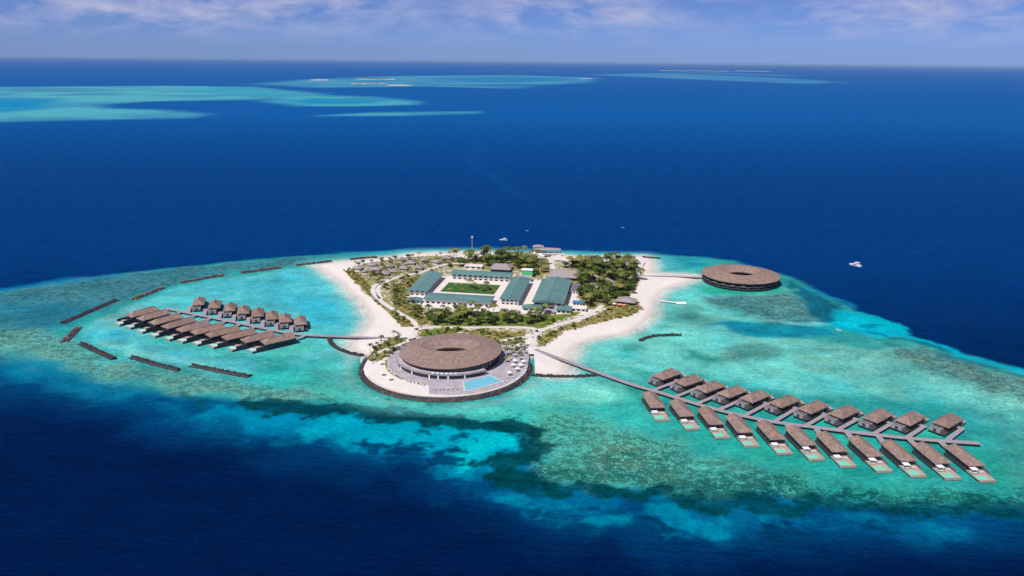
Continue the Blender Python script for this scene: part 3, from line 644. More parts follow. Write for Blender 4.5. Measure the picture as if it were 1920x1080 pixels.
veg([(-84, 628), (14, 612), (66, 612), (72, 690), (50, 708), (14, 716), (-62, 728), (-92, 690)], 0.12, 2.0, warp=1.5)
for k in ('left_strip', 'west'): veg(Z[k], 0.95)
for k in ('belt_right', 'terrace_left'): veg(Z[k], 0.72)
veg(Z['villas'], 0.58)
for k in ('right_forest', 'back_right', 'back', 'grove'): veg(Z[k], 0.9)
veg(Z['oval'], 0.75); veg(Z['oval_left'], 0.7)
veg(Z['front_lawn'], 1.0, 2.0, GRS); veg(Z['grove'], 0.7, 3.0, GRS); veg(Z['oval_left'], 0.7, 2.0, GRS); veg(Z['oval'], 0.35, 2.0, GRS)
NXI, NYI = len(xs), len(ys)
vkeep = h > -1.4
idx = (np.arange(NYI - 1)[:, None]*NXI + np.arange(NXI - 1)[None, :]).ravel()
q = np.stack([idx, idx + 1, idx + NXI + 1, idx + NXI], 1)
q = q[vkeep[q].all(1)]
used = np.unique(q); remap = np.full(IX.size, -1); remap[used] = np.arange(len(used))
me = bpy.data.meshes.new('island_ground')
me.from_pydata(np.stack([IX[used], IY[used], h[used]], 1).tolist(), [], remap[q].tolist())
WET = sstep(-7.0, -1.0, sdw)*(tr > TR)
for nm, arr in (('scrub', VEG), ('grass', GRS), ('wet', WET)):
    at = me.attributes.new(nm, 'FLOAT', 'POINT'); at.data.foreach_set('value', arr[used].astype(np.float32))
me.polygons.foreach_set('use_smooth', [True]*len(me.polygons))
def ground_material():
    m = bpy.data.materials.new('coral_sand'); m.use_nodes = True
    nt = m.node_tree; n = nt.nodes; l = nt.links
    b = n['Principled BSDF']; b.inputs['Roughness'].default_value = 0.95; b.inputs['Specular IOR Level'].default_value = 0.1
    geo = n.new('ShaderNodeNewGeometry')
    def noise(s, d):
        t = n.new('ShaderNodeTexNoise'); t.inputs['Scale'].default_value = s; t.inputs['Detail'].default_value = d; t.inputs['Roughness'].default_value = 0.7
        l.new(geo.outputs['Position'], t.inputs['Vector']); return t.outputs['Fac']
    def ramp(v, a, bb):
        q = n.new('ShaderNodeMapRange'); q.inputs[1].default_value = a; q.inputs[2].default_value = bb; l.new(v, q.inputs[0]); return q.outputs[0]
    def mix(f, a, bb):
        q = n.new('ShaderNodeMix'); q.data_type = 'RGBA'
        for k, v in ((0, f), (6, a), (7, bb)):
            if isinstance(v, tuple): q.inputs[k].default_value = (*v, 1)
            elif isinstance(v, float): q.inputs[k].default_value = v
            else: l.new(v, q.inputs[k])
        return q.outputs[2]
    def cover(attr):
        a = n.new('ShaderNodeAttribute'); a.attribute_name = attr
        s = n.new('ShaderNodeMath'); s.operation = 'MULTIPLY_ADD'; s.inputs[1].default_value = 0.62; s.inputs[2].default_value = -0.76
        l.new(a.outputs['Fac'], s.inputs[0])
        t = n.new('ShaderNodeMath'); t.operation = 'ADD'; l.new(s.outputs[0], t.inputs[0]); l.new(noise(0.33, 5), t.inputs[1])
        return ramp(t.outputs[0], -0.05, 0.10)
    sand = mix(ramp(noise(0.08, 5), 0.35, 0.65), (0.70, 0.625, 0.585), (0.76, 0.69, 0.65))
    wa = n.new('ShaderNodeAttribute'); wa.attribute_name = 'wet'
    sand = mix(wa.outputs['Fac'], sand, (0.60, 0.525, 0.475))
    litter = n.new('ShaderNodeMath'); litter.operation = 'MULTIPLY'; litter.inputs[1].default_value = 0.55
    l.new(ramp(noise(0.7, 6), 0.63, 0.72), litter.inputs[0])
    sand = mix(litter.outputs[0], sand, (0.42, 0.35, 0.28))
    scrub = mix(ramp(noise(0.2, 4), 0.4, 0.62), (0.17, 0.175, 0.045), (0.36, 0.29, 0.12))
    grass = mix(ramp(noise(0.15, 4), 0.35, 0.65), (0.085, 0.19, 0.022), (0.16, 0.21, 0.035))
    c = mix(cover('scrub'), sand, scrub)
    c = mix(cover('grass'), c, grass)
    l.new(c, b.inputs['Base Color'])
    bp = n.new('ShaderNodeBump'); bp.inputs['Strength'].default_value = 0.5; bp.inputs['Distance'].default_value = 0.3
    l.new(noise(0.5, 5), bp.inputs['Height']); l.new(bp.outputs[0], b.inputs['Normal'])
    return m
me.materials.append(ground_material()); me.update()
tag(put('island_ground', me), 'white coral sand island with sloping beaches and scrub', None, None, 'structure')

AVOID = []          # (x, y, r) kept clear of trees
def avoid_line(pts, r):
    for p in resample(smooth_line(pts), 3.0): AVOID.append((p[0], p[1], r))
PATHS = [
    ([(-72.8, 541.5), (-73.3, 565.1), (-76.9, 587.8), (-93.5, 613.3), (-111.3, 642.4), (-122.8, 669.4), (-125.6, 691.7), (-120.2, 697.3), (-108.7, 720.0), (-88.1, 738.5)], 4.5),
    ([(-120.2, 697.3), (-119.8, 674.5), (-113.0, 650.2)], 4.0),
    ([(-73.9, 570.0), (-60.7, 576.7), (-36.7, 576.2), (10.6, 577.8), (18.6, 568.0), (16.1, 546.5), (14.3, 533.0)], 4.0),
    ([(18.6, 568.0), (37.9, 586.4), (53.7, 600.2), (66.9, 617.3), (77.0, 638.3)], 4.5),
    ([(-99.5, 512.7), (-82.3, 534.5), (-73.3, 546.1), (-67.1, 553.3)], 4.0),
    ([(-7.4, 545.8), (2.4, 553.1), (16.3, 555.9)], 4.0),
    ([(40.6, 758.1), (40.2, 783.9), (40.4, 813.9)], 5.0),
    ([(118.5, 729.0), (125.8, 757.4), (131.3, 779.0), (135.6, 792.5)], 5.0),
    ([(106.6, 724.7), (120.0, 729.1), (128.3, 733.3)], 4.0),
    ([(-56.4, 729.9), (-35.1, 767.6), (-59.8, 775.3), (-74.7, 761.7), (-88.1, 738.5)], 4.0),
]
PATH_WORDS = ['from the terrace up past the hedge to the bungalows', 'looping behind the left hedge', 'across the lawn behind the restaurant', 'along the right scrub belt', 'from the left pier to the restaurant', 'linking the oval bed to the right beach', 'running straight to the arrival jetty', 'through the back of the right wood', 'from the right wood to the pavilion jetty', 'between the bungalows and the courtyard']
for (pts, w), pwords in zip(PATHS, PATH_WORDS):
    sm = smooth_line(pts)
    mb = MB().strip(sm, w, GZ - 0.3, GZ + 0.10)
    tag(mb.build('path', M['path']), 'pale sand path ' + pwords, None, 'sand paths', 'structure')
    avoid_line(pts, w*0.5 + 0.8)

# ------------------------------------------------------------------ terrace, restaurant, pool
wall = thing('terrace_revetment', 'curved dark stone revetment round the front of the circular terrace', 'sea wall', (TC[0], TC[1], 0))
rg = random.Random(5)
MB().lathe([(TR + 2.0, -1.0), (TR + 1.7, 0.2), (TR + 0.6, 1.4), (TR - 0.6, 2.0), (TR - 1.6, 2.0), (TR - 1.8, 1.2)], 150, R(158), R(366), 0.22, rg).build('core', M['rock_wet'], wall)
def stone_mesh_into(mb, x, y, z, s, rg):
    vs = []
    for a, bq, cq in ((1,0,0),(-1,0,0),(0,1,0),(0,-1,0),(0,0,1),(0,0,-1),(.6,.6,.5),(-.6,.6,.5),(.6,-.6,.5),(-.6,-.6,.5)):
        k = s*rg.uniform(0.75, 1.15); vs.append((x + a*k*1.15, y + bq*k, z + cq*k*0.75))
    mb.add(vs, [(0,6,4,8),(6,2,7,4),(7,1,9,4),(9,3,8,4),(0,2,6),(2,1,7),(1,3,9),(3,0,8),(2,0,5),(1,2,5),(3,1,5),(0,3,5)])
mb = MB()
for i in range(1300):
    a = R(rg.uniform(159, 365)); t = rg.random(); r = TR + 1.6 - 2.3*t
    stone_mesh_into(mb, r*math.cos(a), r*math.sin(a), 0.15 + 1.75*t, rg.uniform(0.25, 0.6), rg)
tag(mb.build('stones', M['revet'], wall), kind='stuff')
MB().lathe([(TR - 1.9, GZ - 0.2), (TR - 1.9, GZ + 0.35), (TR - 3.6, GZ + 0.35), (TR - 3.6, GZ - 0.2)], 150, R(205), R(352)).build('coping', M['kerb'], wall)

PAVE = [(-86.5, 517.2), (-85.0, 505.0), (-81.5, 489.5), (-73.3, 476.8), (-63.7, 469.1), (-52.0, 462.5), (-50.7, 449.2), (-38.7, 447.9), (-25.7, 449.8), (-11.0, 456.8), (-0.0, 468.2), (6.9, 480.8), (11.3, 495.9), (12.4, 513.9), (11.9, 527.5), (0.4, 532.6), (-11.3, 545.7), (-23.5, 554.6), (-47.7, 558.6), (-67.1, 553.3), (-78.9, 538.0)]
pv = MB().prism(PAVE[::-1], GZ - 0.3, GZ + 0.16).build('terrace_paving', M['paving'])
tag(pv, 'lavender grey paved terrace round the thatched restaurant', None, None, 'structure')

def round_roof(mb, r_e, z_e, r_c, z_c, r_i, z_i, k=120, rgn=None, squash=1.0, qc=1.0):
    """outer slope up to a ring crest, then a bowl falling to an eye-shaped opening"""
    prof = []
    N = 7
    for i in range(N + 1):
        t = i/N; prof.append((r_e + (r_c - r_e)*t, z_e + (z_c - z_e)*(t*0.8 + 0.2*math.sin(t*math.pi/2)), 1.0 + (qc - 1.0)*t))
    for i in range(1, 6):
        t = i/5; prof.append((r_c + (r_i - r_c)*t, z_c + (z_i - z_c)*t, qc + (squash - qc)*t))
    p = len(prof); o = len(mb.v)
    for i in range(k):
        a = 2*math.pi*i/k
        for r, z, q in prof:
            d = rgn.uniform(-0.07, 0.07)
            mb.v.append(((r + d)*math.cos(a), (r + d)*math.sin(a)*q, z + d))
    for i in range(k):
        j = (i + 1) % k
        for q in range(p - 1): mb.f.append((o + i*p + q, o + j*p + q, o + j*p + q + 1, o + i*p + q + 1))

RC = (-41.5, 510.0)
rest = thing('round_restaurant', 'large round thatched restaurant with an open eye in its roof beside the pool', 'restaurant', (RC[0], RC[1], GZ))
rg = random.Random(11)
mb = MB(); round_roof(mb, 35.0, 6.2, 20.5, 10.0, 10.0, 6.2, 128, rg, 0.45, 0.62); roof = mb.build('roof', M['thatch'], rest)
roof.rotation_euler = (0, R(-1.5), 0)
ring = MB().lathe([(20.0, 9.8), (20.5, 10.25), (21.2, 9.85)], 96); ring.v = [(x, y*0.62, z) for x, y, z in ring.v]; ring.build('ridge_ring', M['ridge'], roof)
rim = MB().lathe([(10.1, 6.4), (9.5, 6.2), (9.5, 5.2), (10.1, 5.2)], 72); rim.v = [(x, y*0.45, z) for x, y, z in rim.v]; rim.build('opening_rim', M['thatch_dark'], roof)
MB().lathe([(0.01, 0.3), (32.0, 0.3)], 48).build('floor', M['thatch_dark'], rest)  # near-black floor colour paints the shade inside the roof opening
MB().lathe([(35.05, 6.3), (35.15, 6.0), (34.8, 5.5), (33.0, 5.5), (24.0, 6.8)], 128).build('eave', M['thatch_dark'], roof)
MB().lathe([(32.6, 0.2), (32.6, 5.3)], 96).build('glass_wall', M['glass'], rest)
for i in range(40):
    a = 2*math.pi*i/40
    MB().obox(32.8*math.cos(a), 32.8*math.sin(a), a, 0.3, 0.25, 0.2, 5.0).build('mullion', M['dark_wood'], rest)
for i in range(9):
    a = R(277.5 + i*4.5)
    MB().obox(32.9*math.cos(a), 32.9*math.sin(a), a, 0.12, 2.3, 2.6, 4.9).build('glass_panel', M['teal_reflection_glass'], rest)
for i in range(6):
    a = R(256 + i*4.6)
    MB().obox(36.8*math.cos(a), 36.8*math.sin(a), a, 1.3, 1.6, 3.4, 4.2).build('dining_table', M['canvas'], rest)
# raised dining deck with dark openings below it
pod = MB().lathe([(30.0, 3.3), (38.5, 3.3), (38.5, 2.95), (37.4, 2.95), (37.4, 0.1)], 70, R(196), R(312)).build('dining_deck', M['paving'], rest)
for a0, a1 in ((204, 213), (215, 231), (233.5, 252), (253.5, 261), (262.5, 270), (273, 287), (288.5, 309)):
    MB().lathe([(37.45, 0.2), (37.65, 0.2), (37.65, 2.9), (37.45, 2.9)], 10, R(a0), R(a1)).build('opening', M['glass'], rest)
for a0 in (214, 232.3, 252.7, 261.7, 271.5, 287.8):
    a2 = R(a0)
    MB().obox(38.1*math.cos(a2), 38.1*math.sin(a2), a2, 0.6, 0.9, 0.1, 2.95).build('column', M['white_trim'], rest)
MB().lathe([(38.3, 3.3), (38.3, 3.7), (38.15, 3.7), (38.15, 3.3)], 70, R(196), R(312)).build('balustrade', M['screen'], rest)

pool = thing('swimming_pool', 'pale blue four sided swimming pool on the terrace in front of the restaurant', 'swimming pool')
PQ = [(-30.8, 468.4), (-28.5, 453.2), (-4.8, 469.1), (-13.7, 479.5)]
pc = (sum(p[0] for p in PQ)/4, sum(p[1] for p in PQ)/4)
pool.location = (pc[0], pc[1], GZ)
PL = [(p[0]-pc[0], p[1]-pc[1]) for p in PQ]
MB().prism(PL, 0.2, 0.42).build('water', M['pool_blue'], pool)
for i in range(4):
    a, b = PL[i], PL[(i+1) % 4]
    MB().strip([a, b], 0.8, 0.17, 0.47 + 0.004*i).build('coping', M['kerb'], pool)

# loungers and parasols on the paving
lm = {'frame': MB().box(-0.35, 0.35, -1.0, 1.0, 0.18, 0.30).add([], []).mesh('frame', M['grey_wood']),
      'cushion': MB().box(-0.32, 0.32, -0.95, 0.35, 0.30, 0.40).mesh('cushion', M['cushion']),
      'backrest': MB().add([(-.32,.35,.30),(.32,.35,.30),(.32,.95,.75),(-.32,.95,.75),(-.32,.35,.42),(.32,.35,.42),(.32,.9,.85),(-.32,.9,.85)], [(3,2,1,0),(4,5,6,7),(0,1,5,4),(1,2,6,5),(2,3,7,6),(3,0,4,7)]).mesh('backrest', M['cushion'])}
legm = MB().box(-0.04, 0.04, -0.04, 0.04, 0, 0.2).mesh('leg', M['grey_wood'])
def lounger(x, y, rz, label, group, sc=1.3):
    t = thing('sun_lounger', label, 'sun lounger', (x, y, GZ + 0.16), rz, group); t.scale = (sc, sc, sc)
    for k in ('frame', 'cushion', 'backrest'): put(k, lm[k], t)
    for sx in (-.3, .3):
        for sy in (-.9, .9): put('leg', legm, t, (sx, sy, 0))
canopy_m = MB().add([(0, 0, 3.0)] + [(1.7*math.cos(i*math.pi/4), 1.7*math.sin(i*math.pi/4), 2.35) for i in range(8)], [(0, i + 1, (i + 1) % 8 + 1) for i in range(8)]).mesh('canopy', M['canvas'])
pole_m = MB().cyl(0, 0, 0, 2.95, 0.06, k=6).mesh('pole', M['grey_wood'])
base_m = MB().cyl(0, 0, 0, 0.12, 0.45, k=8).mesh('base', M['screen'])
def parasol(x, y, label, group, z=GZ + 0.16):
    t = thing('parasol', label, 'parasol', (x, y, z), rng.uniform(0, 1), group)
    put('canopy', canopy_m, t); put('pole', pole_m, t); put('base', base_m, t)
for i in range(7):
    for j in range(3):
        p0 = (-3.0 + j*4.6 + i*0.4, 476 + i*3.4 + j*1.0)
        lounger(p0[0] + rng.uniform(-.3, .3), p0[1] + rng.uniform(-.3, .3), R(-60) + rng.uniform(-.1, .1), ORD[i] + ' sun lounger from the front in the ' + ('inner', 'middle', 'outer')[j] + ' row right of the pool', 'loungers right of the pool')
for i in range(6):
    lounger(-47 + i*2.6, 455.5 + 0.3*i, R(180), ORD[i] + ' sun lounger from the left in the row left of the pool', 'loungers left of the pool')
for k_, (x, y) in enumerate(((-1, 480), (4, 487), (6.5, 494), (1.5, 494), (8.5, 501), (2.5, 502))):
    parasol(x, y, 'white parasol among the loungers right of the pool, ' + ORD[k_] + ' from the front', 'parasols right of the pool')
for k_, (x, y) in enumerate(((-88, 497), (-84, 478), (-78, 470))):
    parasol(x, y, ('back', 'middle', 'front')[k_] + ' white parasol on the sand crescent left of the restaurant', 'parasols on the sand crescent', GZ)

# ------------------------------------------------------------------ round overwater spa
SC = (217.0, 724.0)
spa = thing('round_overwater_pavilion', 'round thatched pavilion standing on stilts over the reef at the end of the jetty', 'pavilion', (SC[0], SC[1], 0))
mb = MB(); round_roof(mb, 36.8, 7.6, 19.0, 11.2, 11.5, 7.2, 16, rg, 0.68); roof = mb.build('roof', M['thatch'], spa)
MB().lathe([(18.5, 11.0), (19.0, 11.35), (19.8, 11.0)], 16).build('ridge_ring', M['ridge'], roof)
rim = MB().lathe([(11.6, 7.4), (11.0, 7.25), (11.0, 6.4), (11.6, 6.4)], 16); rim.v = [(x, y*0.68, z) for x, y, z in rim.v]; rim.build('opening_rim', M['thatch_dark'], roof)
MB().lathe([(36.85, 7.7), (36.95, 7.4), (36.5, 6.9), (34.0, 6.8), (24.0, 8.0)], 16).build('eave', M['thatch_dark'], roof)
MB().lathe([(31.5, 2.0), (31.5, 7.4)], 60).build('wall', M['dark_wood'], spa)
MB().lathe([(0.01, 2.1), (35.4, 2.1), (35.4, 1.4), (20.0, 1.3)], 60).build('deck', M['post'], spa)
MB().lathe([(31.5, 4.3), (35.2, 4.3), (35.2, 4.0), (31.5, 4.0)], 60).build('balcony', M['screen'], spa)
for k in range(48):
    a = 2*math.pi*(k + .5)/48
    if k % 2:
        MB().obox(35.0*math.cos(a), 35.0*math.sin(a), a, 0.15, 3.9, 2.1, 3.3).build('screen_panel', M['dark_wood'], spa)
        MB().obox(31.65*math.cos(a), 31.65*math.sin(a), a, 0.12, 2.6, 4.6, 6.2).build('window', M['glass'], spa)
    else:
        MB().obox(35.0*math.cos(a), 35.0*math.sin(a), a, 0.15, 3.9, 4.3, 5.3).build('screen_panel', M['screen'], spa)
    MB().obox(34.6*math.cos(a), 34.6*math.sin(a), a, 0.35, 0.35, 2.0, 7.2).build('column', M['dark_wood'], spa)
for k in range(30):
    a = 2*math.pi*k/30
    MB().cyl(33.5*math.cos(a), 33.5*math.sin(a), -2, 1.5, 0.35, k=6).build('stilt', M['post'], spa)

# ------------------------------------------------------------------ piers
post_m = MB().cyl(0, 0, -2.5, 0, 0.22, k=6).mesh('post', M['post'])
rail_post_m = MB().box(-0.06, 0.06, -0.06, 0.06, 0, 1.0).mesh('rail_post', M['screen'])
def pier(name, label, cat, pts, w, z, mat, step=9.0, group=None, rails=True):
    sm = smooth_line(pts)
    o = sm[0]
    t = thing(name, label, cat, (o[0], o[1], 0), 0, group)
    loc = [(p[0]-o[0], p[1]-o[1]) for p in sm]
    MB().strip(loc, w, z - 0.3, z).build('deck', mat, t)
    MB().strip(loc, w*0.8, z - 0.75, z - 0.31).build('beam', M['post'], t)
    for p in resample(offset(loc, w*0.38), step): put('post', post_m, t, (p[0], p[1], z - 0.35))
    for p in resample(offset(loc, -w*0.38), step): put('post', post_m, t, (p[0], p[1], z - 0.35))
    return t, o
PIER_R = [(16.9, 529.8), (47.5, 497.9), (75.9, 469.3), (89.5, 458.6), (102.4, 447.5), (117.0, 435.4), (130.8, 426.0), (147.2, 417.1), (161.2, 411.9), (170.7, 409.4), (192.1, 403.2), (213.2, 397.8), (234.8, 393.8), (256.5, 391.1)]
pr, pro = pier('villa_pier', 'long curving grey timber pier with villas on both sides, right of the terrace', 'pier', PIER_R, 3.4, 1.9, M['grey_wood'])
PIER_L = [(-87.7, 550.3), (-94.4, 550.7), (-126.5, 552.6), (-162.2, 557.4), (-201.4, 576.0), (-241.7, 595.7), (-284.6, 616.8)]
pl_, plo = pier('villa_pier', 'grey timber pier with villas on both sides, left of the beach', 'pier', PIER_L, 3.2, 1.9, M['grey_wood'])
PIER_S = [(123.5, 735.1), (154.2, 734.4), (183.5, 731.6)]
pier('jetty', 'thin timber jetty from the right beach to the round overwater pavilion', 'jetty', PIER_S, 3.0, 1.9, M['grey_wood'])
PIER_B = [(128.0, 655.1), (136.2, 652.3), (145.8, 649.5)]
pj, pjo = pier('jetty', 'short white jetty reaching off the right beach', 'jetty', PIER_B, 2.4, 1.1, M['white_trim'])
MB().obox(PIER_B[-1][0]-pjo[0], PIER_B[-1][1]-pjo[1], 0.0, 9, 6, 0.6, 1.13).build('platform', M['white_trim'], pj)
PIER_A = [(41.4, 811.6), (40.6, 818.7), (39.8, 826.0)]
pa, pao = pier('arrival_jetty', 'white arrival jetty behind the island with two long open roofs', 'jetty', [PIER_A[0], (30.5, 815), (29.5, 832)], 5.0, 1.9, M['white_trim'])
MB().obox(38-pao[0], 826-pao[1], R(-3), 32, 7, 1.0, 1.93).build('platform', M['white_trim'], pa)
rfa = MB().hip(-14, 14, -4.5, 4.5, 5.5, 7.3, 3, 3).build('roof', M['lavender_roof'], pa, loc=(38-pao[0], 826-pao[1], 0))
rfb = MB().hip(-6, 6, -4, 4, 7.0, 9.0, 3, 3).build('roof', M['lavender_roof'], pa, loc=(28-pao[0], 833-pao[1], 0))
for sx in (-12, -6, 0, 6, 12):
    for sy in (-3.5, 3.5): MB().box(sx-.15, sx+.15, sy-.15, sy+.15, 1.9, 5.6).build('column', M['white_trim'], pa, loc=(38-pao[0], 826-pao[1], 0))
for sx in (-5, 5):
    for sy in (-3, 3): MB().box(sx-.15, sx+.15, sy-.15, sy+.15, 1.9, 7.1).build('column', M['white_trim'], pa, loc=(28-pao[0], 833-pao[1], 0))

# ------------------------------------------------------------------ overwater villas
stilt_m = MB().cyl(0, 0, -2.5, 1.3, 0.2, k=6).mesh('stilt', M['post'])
def pool_villa(e=0.0):
    """long villa: +Y leads away from the pier; e lengthens the roofed part"""
    t = thing('overwater_pool_villa', 'villa', 'villa')
    W = 3.9; b = 18.4 + e
    rf = MB().hip(-4.6, 4.6, -0.4, 20.2 + e, 4.4, 7.4, 1.6, 4.6, 0.4).build('roof', M['thatch'], t)
    MB().box(-0.25, 0.25, 1.4, 15.5 + e, 7.28, 7.55).build('ridge_cap', M['ridge'], rf)
    MB().box(-W, W, 0.6, b, 1.5, 4.5).build('wall', M['dark_wood'], t)
    MB().box(-W - 0.25, W + 0.5, 0.2, b + 0.2, 0.5, 1.5).build('floor', M['post'], t)
    MB().box(-W + 0.3, W - 0.3, b, b + 0.1, 1.6, 4.0).build('glass_front', M['glass'], t)
    for i in range(3):
        MB().box(-W - 0.08, -W, 3 + i*5, 5.2 + i*5, 2.2, 3.7).build('window', M['glass'], t)
        MB().box(W, W + 0.08, 3 + i*5, 5.2 + i*5, 2.2, 3.7).build('window', M['glass'], t)
    MB().box(-0.6, 0.6, 0.5, 0.6, 1.5, 3.7).build('door', M['screen'], t)
    dk = MB().box(-4.3, 4.3, b + 0.2, b + 11.0, 1.05, 1.55).build('deck', M['deck'], t)
    MB().box(-4.36, 4.36, b + 11.0, b + 11.22, 0.35, 1.62).build('edge_board', M['deck'], dk)
    MB().box(-4.5, -4.3, b - 0.2, b + 6.2, 0.8, 3.3).build('privacy_screen', M['screen'], t)
    pl = MB().box(-1.4, 4.0, b + 6.4, b + 10.6, 1.4, 1.68).build('plunge_pool', M['pool'], t)
    MB().box(-1.7, -1.4, b + 6.4, b + 10.6, 1.4, 1.78).build('pool_edge', M['deck'], pl)
    for x in (-3.4, 3.4):
        for y in (1.5, 8, 15, b + 2.5, b + 9.5): put('stilt', stilt_m, t, (x, y, -0.2))
    return t
def add_daybed(t, big):
    h = 2.3 if big else 1.3
    d = MB().box(0.9, 3.9, 20.4, 23.0, 1.9, 2.3).build('daybed', M['cushion'], t)
    MB().box(0.7, 4.1, 20.2, 23.2, 1.55 + h, 1.72 + h).build('daybed_canopy', M['canvas'], d)
    for x in (0.85, 3.95):
        for y in (20.35, 23.05): MB().box(x - .07, x + .07, y - .07, y + .07, 1.55, 1.55 + h).build('daybed_post', M['screen'], d)
    lo = put('sunbed', lm['cushion'], t, (-1.6, 22.0, 1.5)); lo.scale = (1.6, 1.2, 1.2)
    lo = put('sunbed', lm['cushion'], t, (-2.9, 22.0, 1.5)); lo.scale = (1.6, 1.2, 1.2)
proto_big = pool_villa(); add_daybed(proto_big, True)
proto_small = pool_villa(); add_daybed(proto_small, False)
def short_deck_villa():
    """villa whose roof runs almost to its small pool"""
    t = thing('overwater_pool_villa', 'villa', 'villa')
    rf = MB().hip(-5.1, 5.1, -1.4, 22.6, 4.5, 7.7, 1.8, 4.4, 0.4).build('roof', M['thatch'], t)
    MB().box(-0.25, 0.25, 0.6, 18.0, 7.58, 7.85).build('ridge_cap', M['ridge'], rf)
    MB().box(-4.3, 4.3, 0.6, 22.0, 1.5, 4.6).build('wall', M['dark_wood'], t)
    MB().box(-4.6, 4.6, 0.2, 22.6, 0.5, 1.5).build('floor', M['post'], t)
    MB().box(-4.0, 4.0, 22.0, 22.1, 1.6, 4.0).build('glass_front', M['glass'], t)
    for i in range(4):
        for s_ in (-1, 1): MB().box(s_*4.34 - .04, s_*4.34 + .04, 3 + i*5, 5.2 + i*5, 2.2, 3.7).build('window', M['glass'], t)
    dk = MB().box(-4.3, 4.3, 22.6, 32.4, 1.05, 1.55).build('deck', M['screen'], t)
    MB().box(-4.36, 4.36, 32.4, 32.62, 0.35, 1.62).build('edge_board', M['deck'], dk)
    MB().box(4.3, 4.5, 22.2, 29.6, 0.6, 3.6).build('privacy_screen', M['dark_wood'], t)
    MB().box(-4.5, -4.3, 22.2, 29.6, 0.6, 3.6).build('privacy_screen', M['dark_wood'], t)
    MB().box(-3.2, 3.2, 28.6, 32.2, 1.4, 1.75).build('plunge_pool', M['pool_pale'], t)
    d = MB().box(-2.6, 0.6, 26.2, 28.6, 1.9, 2.3).build('daybed', M['cushion'], t)
    MB().box(-2.8, 0.8, 26.0, 28.8, 3.0, 3.16).build('daybed_canopy', M['deck'], d)
    for x in (-3.4, 3.4):
        for y in (1.5, 9, 17, 25, 31): put('stilt', stilt_m, t, (x, y, -0.2))
    return t
protoL = short_deck_villa()
first_used = {}
def place(proto, x, y, ang, label, group, sc=1.0):
    o = proto if id(proto) not in first_used else copy_tree(proto)
    first_used[id(proto)] = 1
    o.location = (x, y, 0); o.rotation_euler = (0, 0, ang - math.pi/2 + R(rng.uniform(-1.6, 1.6)))
    if sc != 1.0: o.scale = (sc, sc, sc)
    o['label'] = label; o['group'] = group
    return o
FR = [(80.1, 446.2), (94.6, 434.8), (109.2, 424.6), (123.3, 414.9), (138.4, 406.9), (152.6, 400.6), (167.3, 393.7), (183.0, 389.0), (198.6, 384.4), (215.0, 382.3), (231.1, 380.2)]
BIG = {5, 7, 8, 9, 10}
def walkway(p, q, w, host, ho, z=1.893):
    MB().strip([(p[0]-ho[0], p[1]-ho[1]), (q[0]-ho[0], q[1]-ho[1])], w, z - 0.28, z).build('walkway', M['grey_wood'], host)
def nearest(pts, q):
    return min(resample(smooth_line(pts), 0.5), key=lambda p: (p[0]-q[0])**2 + (p[1]-q[1])**2)
for i, (x, y) in enumerate(FR):
    ang = R(-84.0)
    cx, cy = x + 4.5*math.cos(ang + math.pi/2)*1.0, y + 4.5*math.sin(ang + math.pi/2)
    bed = 'with tall white daybed canopy' if i in BIG else 'with low daybed'
    if i == 10: lab = 'outermost front villa of the right pier ' + bed
    else: lab = ORD[i] + ' front villa from the terrace along the right pier ' + bed
    place(proto_big if i in BIG else proto_small, cx, cy, ang, lab, 'front pool villas of the right pier')
    pp = nearest(PIER_R, (cx - 1, cy + 6))
    walkway(pp, (cx, cy - 0.5), 3.2, pr, pro)

def lagoon_villa():
    """shorter villa with grey entry court; +Y leads away from the pier"""
    t = thing('overwater_villa', 'villa', 'villa')
    rf = MB().hip(-4.8, 4.8, 5.0, 24.0, 4.4, 8.0, 4.8, 5.0, 0.4).build('roof', M['thatch'], t)
    MB().box(-0.25, 0.25, 9.6, 19.2, 7.88, 8.15).build('ridge_cap', M['ridge'], rf)
    MB().box(-3.9, 3.9, 6.2, 22.4, 1.5, 4.5).build('wall', M['dark_wood'], t)
    MB().box(-4.6, 4.6, 1.0, 22.8, 1.0, 1.5).build('floor', M['post'], t)
    c = MB().box(-4.3, 1.9, 1.2, 1.5, 1.5, 3.6).box(-4.4, -4.1, 1.5, 6.2, 1.5, 3.6).box(1.6, 1.9, 1.5, 6.2, 1.5, 3.6).build('entry_court_wall', M['grey_wood'], t)
    MB().box(-4.1, 1.6, 1.5, 6.2, 3.3, 3.42).build('entry_court_roof', M['screen'], c)
    MB().box(-1.9, -0.3, 1.1, 1.2, 1.5, 3.4).build('door', M['dark_wood'], c)
    for i in range(3):
        MB().box(3.9, 3.98, 8 + i*4.6, 10.4 + i*4.6, 2.2, 3.7).build('window', M['glass'], t)
        MB().box(-3.98, -3.9, 8 + i*4.6, 10.4 + i*4.6, 2.2, 3.7).build('window', M['glass'], t)
    MB().box(-3.4, 3.4, 22.4, 22.5, 1.6, 4.0).build('glass_front', M['glass'], t)
    dk = MB().box(-4.4, 4.4, 22.8, 29.0, 1.05, 1.55).build('deck', M['deck'], t)
    MB().box(-4.46, 4.46, 29.0, 29.2, 0.4, 1.62).build('edge_board', M['deck'], dk)
    MB().box(-3.8, 0.6, 25.2, 28.6, 1.4, 1.68).build('plunge_pool', M['pool'], t)
    d = MB().box(1.2, 3.8, 23.6, 26.0, 1.9, 2.3).build('daybed', M['cushion'], t)
    MB().box(1.0, 4.0, 23.4, 26.2, 3.6, 3.76).build('daybed_canopy', M['canvas'], d)
    for x in (-3.6, 3.6):
        for y in (2, 9, 16, 22, 28): put('stilt', stilt_m, t, (x, y, -0.2))
    return t
proto_r = lagoon_villa()
